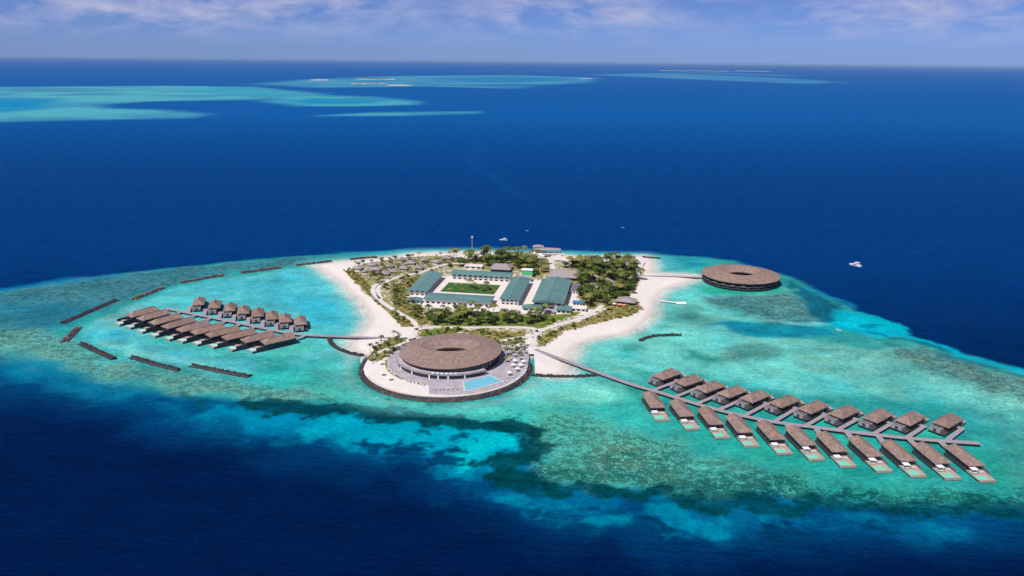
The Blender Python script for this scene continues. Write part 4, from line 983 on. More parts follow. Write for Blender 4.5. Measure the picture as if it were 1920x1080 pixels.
SPUR = [(91.3, 461.2), (103.2, 451.5), (114.2, 441.5), (126.3, 434.1), (138.6, 427.0), (154.0, 420.8), (168.5, 412.7), (184.3, 406.3), (202.1, 401.4), (219.3, 398.2), (239.7, 395.8)]
for i, (x, y) in enumerate(SPUR):
    ang = R(37.5)
    ux, uy = math.cos(ang), math.sin(ang); nx, ny = -uy, ux
    px_, py_ = x + nx*6.9 + ux*4.2, y + ny*6.9 + uy*4.2
    cx, cy = px_ , py_
    lab = ('outermost rear villa of the right pier, hipped thatch roof and grey entry court' if i == 10 else
           ORD[i] + ' rear villa from the terrace along the right pier, hipped thatch roof')
    place(proto_r, cx, cy, ang, lab, 'rear lagoon villas of the right pier')
    pp = nearest(PIER_R, (x, y))
    q = (x + ux*23 + nx*0.3, y + uy*23 + ny*0.3)
    walkway(pp, q, 2.6, pr, pro)
    walkway((q[0] - ux*1.3, q[1] - uy*1.3), (q[0] - ux*1.3 + nx*2.6, q[1] - uy*1.3 + ny*2.6), 2.6, pr, pro, 1.886)

# left pier
PLF = [(-304.2, 578.4), (-292.5, 571.1), (-279.2, 561.6), (-266.4, 553.5), (-252.9, 546.9), (-240.1, 541.5), (-227.2, 536.3), (-213.7, 531.1), (-198.6, 526.1), (-183.7, 523.3)]
for i, (x, y) in enumerate(PLF):
    t = i/9
    ang = R(57 + (41 - 57)*t)                       # direction from pool towards the pier
    ux, uy = math.cos(ang), math.sin(ang)
    cx, cy = x + ux*31.0, y + uy*31.0
    lab = ('outermost front villa of the left pier, small pale pool at its tip' if i == 0 else
           'front villa nearest the beach on the left pier, small pale pool at its tip' if i == 9 else
           ORD[9 - i] + ' front villa from the beach along the left pier, pale pool at its tip')
    place(protoL, cx, cy, ang + math.pi, lab, 'front pool villas of the left pier')
    pp = nearest(PIER_L, (cx + ux*8, cy + uy*8))
    walkway(pp, (cx - ux*0.5, cy - uy*0.5), 2.8, pl_, plo)
LR = [(-259.5, 602.0), (-244.4, 592.9), (-229.9, 585.4), (-216.1, 579.4), (-202.2, 573.4), (-188.1, 567.6), (-174.7, 563.1), (-161.0, 558.7)]
for i, (x, y) in enumerate(LR):
    ang = R(106)
    ux, uy = math.cos(ang), math.sin(ang); nx, ny = uy, -ux      # to the right
    pp = nearest(PIER_L, (x - 4, y))
    sx, sy = pp
    q = (sx + ux*19, sy + uy*19)
    walkway(pp, q, 3.0, pl_, plo)
    cx, cy = sx + nx*7.2 + ux*5.0, sy + ny*7.2 + uy*5.0
    lab = ('rear villa nearest the beach on the left pier, dark grey entry court' if i == 7 else
           'outermost rear villa of the left pier, dark grey entry court' if i == 0 else
           ORD[7 - i] + ' rear villa from the beach along the left pier')
    place(proto_r, cx, cy, ang, lab, 'rear lagoon villas of the left pier', 1.0)
    walkway((q[0] - ux*1.5, q[1] - uy*1.5), (q[0] - ux*1.5 + nx*4.0, q[1] - uy*1.5 + ny*4.0), 3.0, pl_, plo, 1.886)

# ------------------------------------------------------------------ breakwaters
def breakwater(pts, w, hgt, label, group, rgs, name='breakwater', cat='breakwater', dens=1.0, rk='rock_dark'):
    sm = resample(smooth_line(pts, 8), 2.0)
    if len(sm) < 3: sm = smooth_line(pts, 4)
    o = sm[len(sm)//2]
    t = thing(name, label, cat, (o[0], o[1], 0), 0, group)
    rg = random.Random(rgs)
    loc = [(p[0]-o[0], p[1]-o[1]) for p in sm]
    mb = MB(); k = len(loc)
    offs = [(-w*0.62, -0.8), (-w*0.48, 0.15), (-w*0.22, hgt*0.8), (w*0.22, hgt*0.8), (w*0.48, 0.15), (w*0.62, -0.8)]
    L = [offset(loc, d) for d, _ in offs]
    for i in range(k):
        e = 0.45 if i in (0, k-1) else 1.0
        for j, (d, z) in enumerate(offs):
            mb.v.append((L[j][i][0] + rg.uniform(-.3, .3), L[j][i][1] + rg.uniform(-.3, .3), (z if z < 0 else z*e) + rg.uniform(-.15, .15)))
    for i in range(k-1):
        for j in range(5): mb.f.append((6*i + j, 6*i + j + 1, 6*i + 7 + j, 6*i + 6 + j))
    mb.build('core', M['rock_wet'], t)
    mb = MB()
    for i in range(int(k*5*dens)):
        p = loc[rg.randrange(k)]; qv = rg.uniform(-1, 1)
        i0 = loc.index(p); d = L[0][i0]; vx, vy = (p[0]-d[0]), (p[1]-d[1]); n_ = math.hypot(vx, vy) or 1
        stone_mesh_into(mb, p[0] + vx/n_*qv*w*0.42 + rg.uniform(-.6, .6), p[1] + vy/n_*qv*w*0.42 + rg.uniform(-.6, .6), 0.1 + hgt*(1 - abs(qv))*0.95, rg.uniform(0.5, 1.0), rg)
    tag(mb.build('stones', M[rk], t), kind='stuff')
BW = [
    ("657,487 685,484 710,483", 'rock breakwater along the back beach behind the thatched bungalows', 4.0),
    ("555,498 590,494 623,490", 'rock breakwater touching the back left tip of the beach', 4.5),
    ("453,512 490,507 527,502", 'pale rock breakwater second from the back left tip of the beach', 5.0),
    ("340,531 380,523 420,516", 'rock breakwater behind the outer rear villas of the left lagoon', 5.0),
    ("250,562 280,550 308,539", 'short pale topped rock breakwater left of the rear villas', 5.0),
    ("118,606 165,586 218,563", 'long dark rock breakwater on the far left edge of the lagoon', 4.6),
    ("120,641 134,628 147,614", 'short brown rock breakwater, leftmost of all', 5.0),
    ("153,645 185,660 217,675", 'dark rock breakwater first of three below the left villas', 3.8),
    ("247,670 290,683 335,695", 'dark rock breakwater second of three below the left villas', 3.8),
    ("360,686 415,697 468,707", 'dark rock breakwater third of three below the left villas', 3.8),
]
BWP = [[(-168.0, 793.4), (-153.8, 801.0), (-140.3, 803.9)], [(-217.3, 767.0), (-200.9, 776.4), (-185.1, 785.9)], [(-261.8, 736.2), (-246.0, 746.9), (-229.8, 758.0)], [(-304.8, 698.3), (-290.9, 713.7), (-275.8, 727.7)], [(-324.4, 645.3), (-319.3, 664.9), (-314.3, 683.8)], [(-349.6, 581.6), (-344.3, 608.9), (-338.0, 643.3)], [(-325.9, 539.9), (-328.6, 554.9), (-332.4, 572.0)], [(-310.9, 535.8), (-290.6, 520.1), (-271.4, 505.2)], [(-262.9, 510.6), (-241.6, 498.2), (-220.8, 487.3)], [(-215.4, 496.0), (-192.1, 486.2), (-170.6, 477.6)]]
for i, ((_, lab, w), pts) in enumerate(zip(BW, BWP)):
    breakwater(pts, w*1.35, 1.6, lab, 'rock breakwaters of the left lagoon', 20 + i, rk='rock' if i < 5 or i == 6 else 'rock_dark')
breakwater([(95.8, 553.9), (101.8, 561.2), (111.9, 566.3), (129.3, 568.1)], 3.6, 1.3, 'curved dark rock breakwater off the right beach', None, 41)
breakwater([(139.8, 818.5), (149.9, 814.2), (158.0, 812.2)], 4.0, 1.2, 'dark rock breakwater at the back right tip of the island', None, 42)
breakwater([(-136.0, 553.8), (-130.9, 540.2), (-122.8, 529.4), (-114.1, 522.2), (-104.1, 517.2)], 3.0, 1.5, 'curved dark rock wall from the left pier to the terrace', None, 43, 'sea_wall', 'sea wall')
breakwater([(12.6, 485.3), (33.3, 483.1), (50.0, 484.5), (61.9, 487.6)], 2.4, 1.4, 'dark rock wall from the terrace to the right pier', None, 44, 'sea_wall', 'sea wall')

# ------------------------------------------------------------------ island buildings
def building(name, label, cat, cx, cy, ang, lx, ly, ze, zr, roofm, wallm, group=None, hip=0.0, over=1.0, wins=(), z0=GZ, win_h=(1.0, 2.4), storeys=1, wy=0.0, flat=False):
    """ridge along local Y; wins: list of (side, count)"""
    t = thing(name, label, cat, (cx, cy, z0), ang, group)
    H = ze - z0
    w = MB().box(-lx/2 + over, lx/2 - over, -ly/2 + over, ly/2 - over, -0.3, H + 0.1).build('wall', wallm, t)
    if flat:
        MB().box(-lx/2, lx/2, -ly/2, ly/2, H, H + 0.5).build('roof', roofm, t)
    else:
        r = MB().hip(-lx/2, lx/2, -ly/2, ly/2, H, zr - z0, hip, hip, 0.3).build('roof', roofm, t)
        MB().box(-0.3, 0.3, -ly/2 + hip, ly/2 - hip, zr - z0 - 0.08, zr - z0 + 0.12).build('ridge_cap', roofm, r)
        if hip < 0.5:
            for s in (-1, 1):
                yy = s*(ly/2 - over)
                MB().add([(-lx/2 + over, yy, H), (lx/2 - over, yy, H), (0, yy, zr - z0 - 0.3), (-lx/2 + over, yy - s*.1, H), (lx/2 - over, yy - s*.1, H), (0, yy - s*.1, zr - z0 - 0.3)],
                         [(0, 1, 2), (5, 4, 3), (0, 3, 4, 1), (1, 4, 5, 2), (2, 5, 3, 0)]).build('gable', wallm, t)
    sh = H/storeys
    for side, cnt in wins:
        L = (ly if side in 'EW' else lx) - 2*over
        for s in range(storeys):
            for k in range(cnt):
                p = -L/2 + L*(k + 0.5)/cnt; hw = L/cnt*0.30
                za, zb = s*sh + win_h[0], s*sh + min(win_h[1], sh - 0.3)
                X0 = lx/2 - over; Y0 = ly/2 - over
                if side == 'E': f = MB().box(X0, X0 + .08, p - hw, p + hw, za, zb)
                elif side == 'W': f = MB().box(-X0 - .08, -X0, p - hw, p + hw, za, zb)
                elif side == 'S': f = MB().box(p - hw, p + hw, -Y0 - .08, -Y0, za, zb)
                else: f = MB().box(p - hw, p + hw, Y0, Y0 + .08, za, zb)
                f.build('window', M['glass'], t)
    for k in range(0, 360, 45):
        pass
    AVOID.append((cx, cy, min(lx, ly)*0.62))
    n = int(max(lx, ly)/min(lx, ly)*2)
    a = ang + (math.pi/2 if ly >= lx else 0)
    ext = abs(ly - lx)/2
    for k in range(-n, n + 1):
        AVOID.append((cx + math.cos(a)*ext*k/max(n, 1), cy + math.sin(a)*ext*k/max(n, 1), min(lx, ly)*0.6))
    return t
A0 = R(-9.0)
building('courtyard_wing', 'left wing of the teal roofed courtyard block, shaded inner side', 'building', -78.0, 688, A0, 17, 62, 6.8, 8.6, M['teal_roof'], M['white_wall'], 'courtyard wings', wins=[('E', 12), ('S', 3)], storeys=2, over=1.6)
building('courtyard_wing', 'back wing of the teal roofed courtyard block, white front facing the lawn', 'building', -28.3, 716.5, A0 + math.pi/2, 17, 58, 7.2, 9.0, M['teal_roof'], M['white_wall'], 'courtyard wings', wins=[('W', 11)], storeys=2, over=1.6)
building('courtyard_wing', 'right wing of the teal roofed courtyard block, beside the tall hall', 'building', 3.4, 667.5, A0, 17.5, 70, 7.2, 9.0, M['teal_roof'], M['white_wall'], 'courtyard wings', wins=[('W', 14), ('E', 12), ('S', 4)], storeys=2, over=1.5)
building('courtyard_wing', 'front wing of the teal roofed courtyard block, facing the palm grove', 'building', -44.6, 640.5, A0 + math.pi/2, 20.0, 58, 6.2, 8.0, M['teal_roof'], M['white_wall'], 'courtyard wings', wins=[('W', 12)], over=1.4)
hall = building('hall', 'large teal gabled hall right of the courtyard', 'building', 35.5, 659, A0, 27, 74, 8.0, 11.0, M['teal_roof'], M['white_wall'], None, wins=[('E', 8), ('S', 4)], storeys=2, over=1.6)
MB().lathe([(7.5, 5.4), (7.5, 6.2), (4.0, 6.6)], 20, R(200), R(340)).build('awning', M['glass'], hall, loc=(-1.0, -33.0, 0))
for nm, lab, px, py, z, lx, ly, ang, rm, wm, fl in [
    ('annex', 'small teal roofed annex at the left corner of the courtyard block', -82.5, 640.5, 4.2, 13, 9, A0, 'teal_roof', 'white_wall', False),
    ('annex', 'low teal roofed annex half hidden by trees in front of the hall', 17.2, 622.0, 4.4, 17, 10, A0, 'teal_roof', 'white_wall', False),
    ('annex', 'low teal roofed annex at the front right corner of the hall', 43.0, 618.0, 4.8, 13, 12, A0, 'teal_roof', 'white_wall', False),
    ('annex', 'grey flat roofed store between the two front annexes', 31.0, 613.5, 4.0, 9, 8, A0, 'paving', 'white_wall', True),
    ('service_block', 'white flat roofed service block at the right end of the hall', 55.5, 622.0, 4.6, 13, 9, A0, 'white_wall', 'white_wall', True),
    ('service_block', 'blue roofed shed behind the white service block', 56.0, 637.0, 4.4, 9, 7, A0, 'blue_tarp', 'white_wall', True),
    ('service_block', 'dark roofed shed on the right side of the hall', 56.5, 680.0, 5.4, 9, 22, A0, 'screen', 'white_wall', True),
    ('water_tank', 'bright green and white boxy tank behind the courtyard block', 14.5, 728.0, 8.5, 11, 7, A0, 'canvas', 'green_tank', True),
    ('annex', 'flat grey link roof behind the right courtyard wing', 12.5, 712.0, 5.6, 12, 9, A0, 'paving', 'white_wall', True),
    ('white_building', 'white flat roofed building among the trees at the back', -0.5, 800.0, 6.5, 13, 14, A0, 'white_wall', 'white_wall', True),
    ('white_building', 'low white building behind the back wing of the courtyard', -38.0, 757.0, 4.5, 18, 9, A0, 'white_wall', 'white_wall', True),
    ]:
    building(nm, lab, 'building', px, py, ang, lx, ly, z, z + 1.4, M[rm], M[wm], None, over=0.5 if fl else 0.8, flat=fl, wins=[('S', 3)] if nm != 'water_tank' else [])
building('thatched_hall', 'wide grey shingled roof hall behind the teal hall', 'building', 50.0, 727, A0 + math.pi/2, 26, 30, 4.6, 9.2, M['lavender_roof'], M['dark_wood'], None, hip=5, over=1.4, wins=[('W', 5)])
building('thatched_hall', 'grey shingled roof hall behind the back courtyard wing', 'building', -10.5, 752, A0 + math.pi/2, 20, 21, 4.4, 8.2, M['lavender_roof'], M['dark_wood'], None, hip=5, over=1.4, wins=[('W', 4)])
building('beach_bar', 'thatched beach bar at the edge of the trees on the right beach', 'hut', 98.0, 645, R(-20), 17, 13, 4.2, 7.4, M['lavender_roof'], M['dark_wood'], None, hip=5, over=1.6, wins=[('S', 3)])
BV = [(-150.4, 745.8), (-140.0, 734.0), (-132.1, 742.4), (-121.4, 726.8), (-114.4, 735.0), (-139.1, 758.8), (-121.6, 755.3), (-106.3, 747.6), (-102.2, 769.0), (-90.1, 780.5), (-77.0, 774.4), (-113.7, 781.8), (-67.5, 790.6), (-92.0, 750.3)]
BVL = ['on the left tip of the planting', 'second from the left tip of the planting', 'by the path behind the hedge strip', 'beside the inner loop of the path', 'left of the courtyard path', 'on the beach side near the left tip',
       'midway along the back beach', 'behind the left courtyard wing', 'in the middle of the back row', 'behind the back courtyard wing', 'nearest the trees behind the courtyard', 'next to the back breakwater', 'at the far end of the back beach row', 'just behind the courtyard path']
for i, (x, y) in enumerate(BV):
    building('beach_bungalow', 'small grey roofed beach bungalow ' + BVL[i], 'bungalow', x, y, R(-25 + 9*(i % 5)), 8.6, 9.6, 4.0, 6.3, M['lavender_roof'], M['white_wall'], 'beach bungalows', hip=3.2, over=1.0, wins=[('S', 2)])
for (x, y), lab in zip([(108.0, 775.7), (116.1, 771.7), (125.3, 783.1), (74.2, 689.8), (89.3, 706.6), (92.5, 692.3), (78.6, 719.3)], ['left of three behind the right forest', 'middle of three behind the right forest', 'right of three behind the right forest, by the beach', 'in a clearing left in the right forest', 'in the upper clearing of the right forest', 'in the lower clearing of the right forest', 'beside the wide shingled hall']):
    building('garden_bungalow', 'grey roofed bungalow ' + lab, 'bungalow', x, y, R(rng.uniform(-20, 20)), 10, 11, 4.0, 6.6, M['lavender_roof'], M['white_wall'], 'garden bungalows', hip=4, over=1.1, wins=[('S', 2)])
LAWN = [(-64.0, 674.0), (-16.0, 666.0), (-10.5, 696.0), (-58.5, 704.0)]
tag(MB().prism(LAWN, GZ - 0.2, GZ + 0.14).build('courtyard_lawn', M['lawn']), 'green lawn inside the courtyard', None, None, 'structure')
# orange and pink beach canopies by the bar
for i, (dx, dy, mk) in enumerate(((-7, -11, 'orange'), (-11.5, -9, 'cushion'), (-3, -12, 'orange'))):
    t = thing('beach_canopy', ('orange square beach canopy left of the thatched beach bar', 'pale square beach canopy left of the thatched beach bar', 'orange square beach canopy just below the thatched beach bar')[i], 'canopy', (98 + dx, 645 + dy, 1.5), 0.2*i, 'beach canopies')
    MB().add([(0, 0, 3.2), (-1.9, -1.9, 2.5), (1.9, -1.9, 2.5), (1.9, 1.9, 2.5), (-1.9, 1.9, 2.5)], [(0, 1, 2), (0, 2, 3), (0, 3, 4), (0, 4, 1)]).build('cover', M[mk], t)
    for sx in (-1.8, 1.8):
        for sy in (-1.8, 1.8): MB().box(sx - .06, sx + .06, sy - .06, sy + .06, -0.3, 2.55).build('pole', M['white_trim'], t)
# mast
mast = thing('mast', 'thin white mast with a box head rising above the back trees', 'mast', (-44.0, 838.0, 1.5))
MB().cyl(0, 0, -0.5, 14, 0.16, 0.12, 8).build('pole', M['white_trim'], mast)
MB().box(-1.2, 1.2, -0.5, 0.5, 13.0, 15.2).build('head', M['paving'], mast)

# ------------------------------------------------------------------ boats
def boat(label, x, y, rz, L, group=None, cabin=True, beam=0.16):
    t = thing('motor_boat', label, 'boat', (x, y, 0), rz, group)
    W = L*beam; mb = MB(); st = []
    for u, w, d in ((-0.5, 0.85, 0), (-0.2, 1.0, 0), (0.15, 0.95, 0.05), (0.36, 0.6, 0.25), (0.5, 0.04, 0.5)):
        yv = u*L; ww = W*w; fb = L*0.085 + d*L*0.06
        st.append([(-ww*0.65, yv, -0.25*L*0.08), (ww*0.65, yv, -0.25*L*0.08), (ww, yv, fb), (-ww, yv, fb)])
    for s in st: mb.v += s
    for i in range(4):
        for j in range(4): mb.f.append((4*i + j, 4*i + (j+1) % 4, 4*i + 4 + (j+1) % 4, 4*i + 4 + j))
    mb.f += [(3, 2, 1, 0), (16, 17, 18, 19)]
    hl = mb.build('hull', M['hull'], t)
    if cabin:
        c = MB().add([(-W*.8, -.34*L, .085*L), (W*.8, -.34*L, .085*L), (W*.7, .2*L, .085*L), (-W*.7, .2*L, .085*L), (-W*.75, -.32*L, .19*L), (W*.75, -.32*L, .19*L), (W*.6, .1*L, .19*L), (-W*.6, .1*L, .19*L)],
                     [(4, 5, 6, 7), (0, 1, 5, 4), (1, 2, 6, 5), (2, 3, 7, 6), (3, 0, 4, 7)]).build('cabin', M['hull'], t)
        MB().box(-W*.83, W*.83, -.28*L, .06*L, .12*L, .165*L).build('window', M['glass'], c)
        MB().box(-W*.7, W*.7, -.34*L, .0, .25*L, .265*L).build('flybridge_roof', M['hull'], c)
        for sx in (-.6, .6):
            for sy in (-.3, -.05): MB().box(sx*W - .08, sx*W + .08, sy*L - .08, sy*L + .08, .19*L, .25*L).build('post', M['hull'], c)
    return t
boat('white motor yacht alone on the dark sea right of the round pavilion', 353.5, 789.0, R(35), 12.5, beam=0.28).scale = (1, 1, 1.3)
boat('white motor boat beyond the trees behind the island', -10.5, 893.0, R(80), 9, beam=0.26)
boat('tiny pale boat on open water behind the arrival jetty', 17.6, 947.0, R(70), 3.6, None, False)
boat('tiny pale boat on open water behind the right forest', 138.5, 972.0, R(80), 3.6, None, False)
boat('white speedboat moored at the arrival jetty', 52.0, 819.0, R(95), 10)
boat('small pale dinghy on the bright sand patch of the right reef', [(255.8, 584.5)][0][0], [(255.8, 584.5)][0][1], R(40), 4, None, False)

# ------------------------------------------------------------------ far islets
def islet(px, w, d, hgt, label, mat, seed, beach=True):
    t = thing('islet', label, 'islet', (px[0], px[1], 0))
    rg = random.Random(seed); mb = MB(); k = 28
    rim = [(w*.5*math.cos(2*math.pi*i/k)*rg.uniform(.9, 1.1), d*.5*math.sin(2*math.pi*i/k)*rg.uniform(.85, 1.15)) for i in range(k)]
    mb.v = [(x, y, 0.3) for x, y in rim] + [(x*.8, y*.8, 2.0) for x, y in rim] + [(0, 0, 2.3)]
    mb.f = [(i, (i+1) % k, k + (i+1) % k, k + i) for i in range(k)] + [(k + i, k + (i+1) % k, 2*k) for i in range(k)]
    mb.build('beach', M['far_sand'], t)
    if hgt:
        mb = MB(); k2 = 60
        for i in range(k2):
            a = rg.uniform(0, 6.28); r = math.sqrt(rg.random())*.42
            x, y = math.cos(a)*r*w*.85, math.sin(a)*r*d*.8; s = rg.uniform(.6, 1.2)
            R_ = w*.05*s
            mb.add([(x, y, hgt*s*1.1)] + [(x + R_*math.cos(q*1.047)*rg.uniform(.8, 1.2), y + R_*math.sin(q*1.047), hgt*s*rg.uniform(.5, .8)) for q in range(6)] + [(x + R_*math.cos(q*1.047), y + R_*math.sin(q*1.047), 1.0) for q in range(6)],
                   [(0, q + 1, (q+1) % 6 + 1) for q in range(6)] + [(q + 1, q + 7, (q+1) % 6 + 7, (q+1) % 6 + 1) for q in range(6)])
        mb.build('foliage', mat, t)
for i, (p, w, d, hg, lab) in enumerate([
    ([(-1450.0, 8550.6)][0], 420, 500, 6, 'low pinkish islet on the far left atoll'),
    ([(-1257.6, 7002.3)][0], 300, 300, 5, 'low brown islet below the pinkish one on the far atoll'),
    ([(-931.8, 6579.0)][0], 210, 200, 0, 'bare white sandbar on the far atoll'),
    ([(-1904.4, 7988.3)][0], 180, 300, 0, 'pale sandbar on the left end of the far atoll'),
    ([(882.3, 9929.9)][0], 160, 200, 0, 'pale sandbar at the right end of the far atoll'),
    ([(4034.4, 20786.1)][0], 700, 1400, 14, 'grey green islet low on the horizon, left of three'),
    ([(5025.2, 21078.0)][0], 1100, 1400, 16, 'grey green islet low on the horizon, middle of three'),
    ([(6264.2, 21560.0)][0], 900, 1400, 14, 'grey green islet low on the horizon, right of three')]):
    islet(p, w, d, hg, lab, M['far_land'], 60 + i)

# ------------------------------------------------------------------ plants
def palm_meshes(seed):
    rg = random.Random(seed)
    lean = rg.uniform(0.3, 1.4); la = rg.uniform(0, 6.28); Ht = 9.0
    tb = MB(); k = 6; n = 6; cs = []
    for i in range(n):
        t = i/(n-1); c = (lean*t*t*math.cos(la), lean*t*t*math.sin(la), Ht*t); r = 0.26 - 0.12*t + (0.1 if i == 0 else 0)
        cs.append(c)
        tb.v += [(c[0] + r*math.cos(2*math.pi*j/k), c[1] + r*math.sin(2*math.pi*j/k), c[2]) for j in range(k)]
    for i in range(n-1):
        for j in range(k): tb.f.append((i*k + j, i*k + (j+1) % k, (i+1)*k + (j+1) % k, (i+1)*k + j))
    tp = cs[-1]; cb = MB()
    nf = 17
    for f in range(nf):
        a = 2*math.pi*f/nf*1.618*2 + rg.uniform(-.2, .2); up = rg.uniform(-0.1, 0.9); Lf = rg.uniform(2.9, 4.0)
        pts = []
        for s in range(5):
            t = s/4; rr = Lf*t*(1 - 0.18*t*max(up, .2)); z = up*1.6*t*1.4 - 2.4*t*t*(1.0 if up > .3 else 0.8)
            pts.append((tp[0] + rr*math.cos(a), tp[1] + rr*math.sin(a), tp[2] + z))
        px_, py_ = -math.sin(a), math.cos(a); o = len(cb.v)
        for s, p in enumerate(pts):
            w = (0.12, 0.62, 0.70, 0.5, 0.08)[s]
            cb.v += [(p[0] + px_*w, p[1] + py_*w, p[2] - 0.22), p, (p[0] - px_*w, p[1] - py_*w, p[2] - 0.22)]
        for s in range(4):
            b0 = o + 3*s
            cb.f += [(b0, b0 + 1, b0 + 4, b0 + 3), (b0 + 1, b0 + 2, b0 + 5, b0 + 4)]
    return tb.mesh('trunk', M['trunk']), cb.mesh('crown', M['palm'])
def leaf_cloud(mb, rg, lobes, n, size):
    for i in range(n):
        cx, cy, cz, r = lobes[i % len(lobes)]
        while True:
            v = (rg.uniform(-1, 1), rg.uniform(-1, 1), rg.uniform(-1, 1)); L = math.sqrt(sum(q*q for q in v))
            if 0.3 < L <= 1: break
        k = r*(0.55 + 0.45*rg.random())/L
        p = (cx + v[0]*k, cy + v[1]*k, cz + v[2]*k*0.75)
        a, b = rg.uniform(0, 6.28), rg.uniform(-0.9, 0.9); s = size*rg.uniform(.6, 1.3)
        ux, uy, uz = math.cos(a)*s, math.sin(a)*s, math.sin(b)*s*0.6
        wx, wy, wz = -math.sin(a)*s*.7, math.cos(a)*s*.7, math.cos(b*2)*s*0.35
        mb.add([(p[0]-ux, p[1]-uy, p[2]-uz), (p[0]+wx, p[1]+wy, p[2]+wz), (p[0]+ux, p[1]+uy, p[2]+uz), (p[0]-wx, p[1]-wy, p[2]-wz)], [(0, 1, 2, 3)])
def tree_meshes(seed):
    rg = random.Random(seed); tb = MB()
    tb.cyl(0, 0, -0.3, 2.6, 0.32, 0.2, 6)
    lobes = [(0, 0, 4.6, 2.3)]
    for i in range(6):
        a = i*1.05 + rg.uniform(-.4, .4); d = rg.uniform(1.3, 2.3); z = rg.uniform(3.2, 5.2)
        lobes.append((d*math.cos(a), d*math.sin(a), z, rg.uniform(1.1, 1.9)))
        ex, ey, ez = d*.8*math.cos(a), d*.8*math.sin(a), z - .2
        tb.add([(-.12, 0, 2.2), (.12, 0, 2.2), (0, .14, 2.2), (ex - .05, ey, ez), (ex + .05, ey, ez), (ex, ey + .06, ez)], [(0, 1, 4, 3), (1, 2, 5, 4), (2, 0, 3, 5)])
    cb = MB(); leaf_cloud(cb, rg, lobes, 260, 0.52)
    return tb.mesh('trunk', M['trunk']), cb.mesh('crown', M['leaf'])
def shrub_mesh(seed):
    rg = random.Random(seed); mb = MB()
    lobes = [(rg.uniform(-.8, .8), rg.uniform(-.8, .8), rg.uniform(.5, .9), rg.uniform(.7, 1.1)) for _ in range(4)]
    leaf_cloud(mb, rg, lobes, 80, 0.34)
    return mb.mesh('shrub', M['shrub'])
PALM = [palm_meshes(100 + i) for i in range(5)]
TREE = [tree_meshes(200 + i) for i in range(6)]
SHRUB = [shrub_mesh(300 + i) for i in range(6)]

def clear(x, y, pad=0.0):
    for ax, ay, ar in AVOID:
        if (x-ax)**2 + (y-ay)**2 < (ar + pad)**2: return False
    return True
def spots(poly, n, gap, pad, tries=60):
    x0, x1 = min(p[0] for p in poly), max(p[0] for p in poly); y0, y1 = min(p[1] for p in poly), max(p[1] for p in poly)
    out = []
    for _ in range(n*tries):
        if len(out) >= n: break
        x, y = rng.uniform(x0, x1), rng.uniform(y0, y1)
        if not bool(inside(poly, np.array([x]), np.array([y]))[0]) or not clear(x, y, pad): continue
        if any((x-a)**2 + (y-b)**2 < gap*gap for a, b in out): continue
        out.append((x, y))
    return out
def palm_tree(x, y, s, label, group):
    t = thing('palm_tree', label, 'palm', (x, y, GZ - 0.1), rng.uniform(0, 6.28), group); t.scale = (s, s, s*rng.uniform(.85, 1.1))
    a, b = rng.choice(PALM); put('trunk', a, t); put('crown', b, t)
def leaf_tree(x, y, s, label, group):
    t = thing('broadleaf_tree', label, 'tree', (x, y, GZ - 0.1), rng.uniform(0, 6.28), group); t.scale = (s, s, s*rng.uniform(.85, 1.15))
    a, b = rng.choice(TREE); put('trunk', a, t); put('crown', b, t)
def shrub(x, y, s, label, group):
    o = put('shrub', rng.choice(SHRUB), None, (x, y, GZ - 0.05), rng.uniform(0, 6.28), (s, s, s*rng.uniform(.7, 1.1)))
    tag(o, label, 'shrub', group)
PLAN = [  # zone, palms, trees, shrubs, size range, words
    ('left_strip', 8, 10, 62, (.45, .7), 'in the left beach hedge'),
    ('villas', 34, 26, 60, (.5, .85), 'among the back left bungalows'),
    ('west', 18, 22, 40, (.45, .8), 'on the scrub left of the courtyard'),
    ('grove', 32, 66, 14, (.75, 1.15), 'in the grove before the courtyard'),
    ('front_lawn', 4, 10, 6, (.5, .8), 'on the lawn in front of the hall'),
    ('belt_right', 16, 8, 50, (.4, .65), 'in the right beach scrub belt'),
    ('right_forest', 40, 96, 8, (.95, 1.5), 'in the dense right wood'),
    ('back_right', 30, 36, 10, (.9, 1.4), 'in the wood behind the shingled hall'),
    ('back', 38, 36, 8, (.95, 1.5), 'in the wood behind the courtyard block'),
    ('oval', 5, 8, 22, (.4, .7), 'on the oval bed behind the restaurant'),
    ('oval_left', 3, 5, 8, (.4, .65), 'on the green wedge behind the restaurant'),
    ('terrace_left', 18, 8, 14, (.45, .7), 'on the sand left of the restaurant'),
    ('terrace_right', 18, 0, 0, (.5, .75), 'on the paving right of the restaurant'),
]
def where(poly, x, y):
    xs_ = [p[0] for p in poly]; ys_ = [p[1] for p in poly]
    u = (x - min(xs_))/(max(xs_) - min(xs_)); v = (y - min(ys_))/(max(ys_) - min(ys_))
    return ('front', 'middle', 'back')[min(2, int(v*3))] + ' ' + ('left', 'centre', 'right')[min(2, int(u*3))]
def size_word(s, s0, s1):
    t = (s - s0)/(s1 - s0); return 'small' if t < .34 else 'mid-sized' if t < .67 else 'large'
for zn, npalm, ntree, nshr, (s0, s1), words in PLAN:
    P_ = Z[zn]
    for x, y in spots(P_, npalm, 3.2, 0.6):
        k = rng.uniform(s0, s1); palm_tree(x, y, k, size_word(k, s0, s1) + ' palm ' + words + ', ' + where(P_, x, y), 'palms ' + words)
    for x, y in spots(P_, ntree, 3.0, 1.2):
        k = rng.uniform(s0, s1); leaf_tree(x, y, k, size_word(k, s0, s1) + ' bushy tree ' + words + ', ' + where(P_, x, y), 'trees ' + words)
    for x, y in spots(P_, nshr, 1.7, 0.2):
        k = rng.uniform(.8, 1.6); shrub(x, y, k, size_word(k, .8, 1.6) + ' shrub ' + words + ', ' + where(P_, x, y), 'shrubs ' + words)
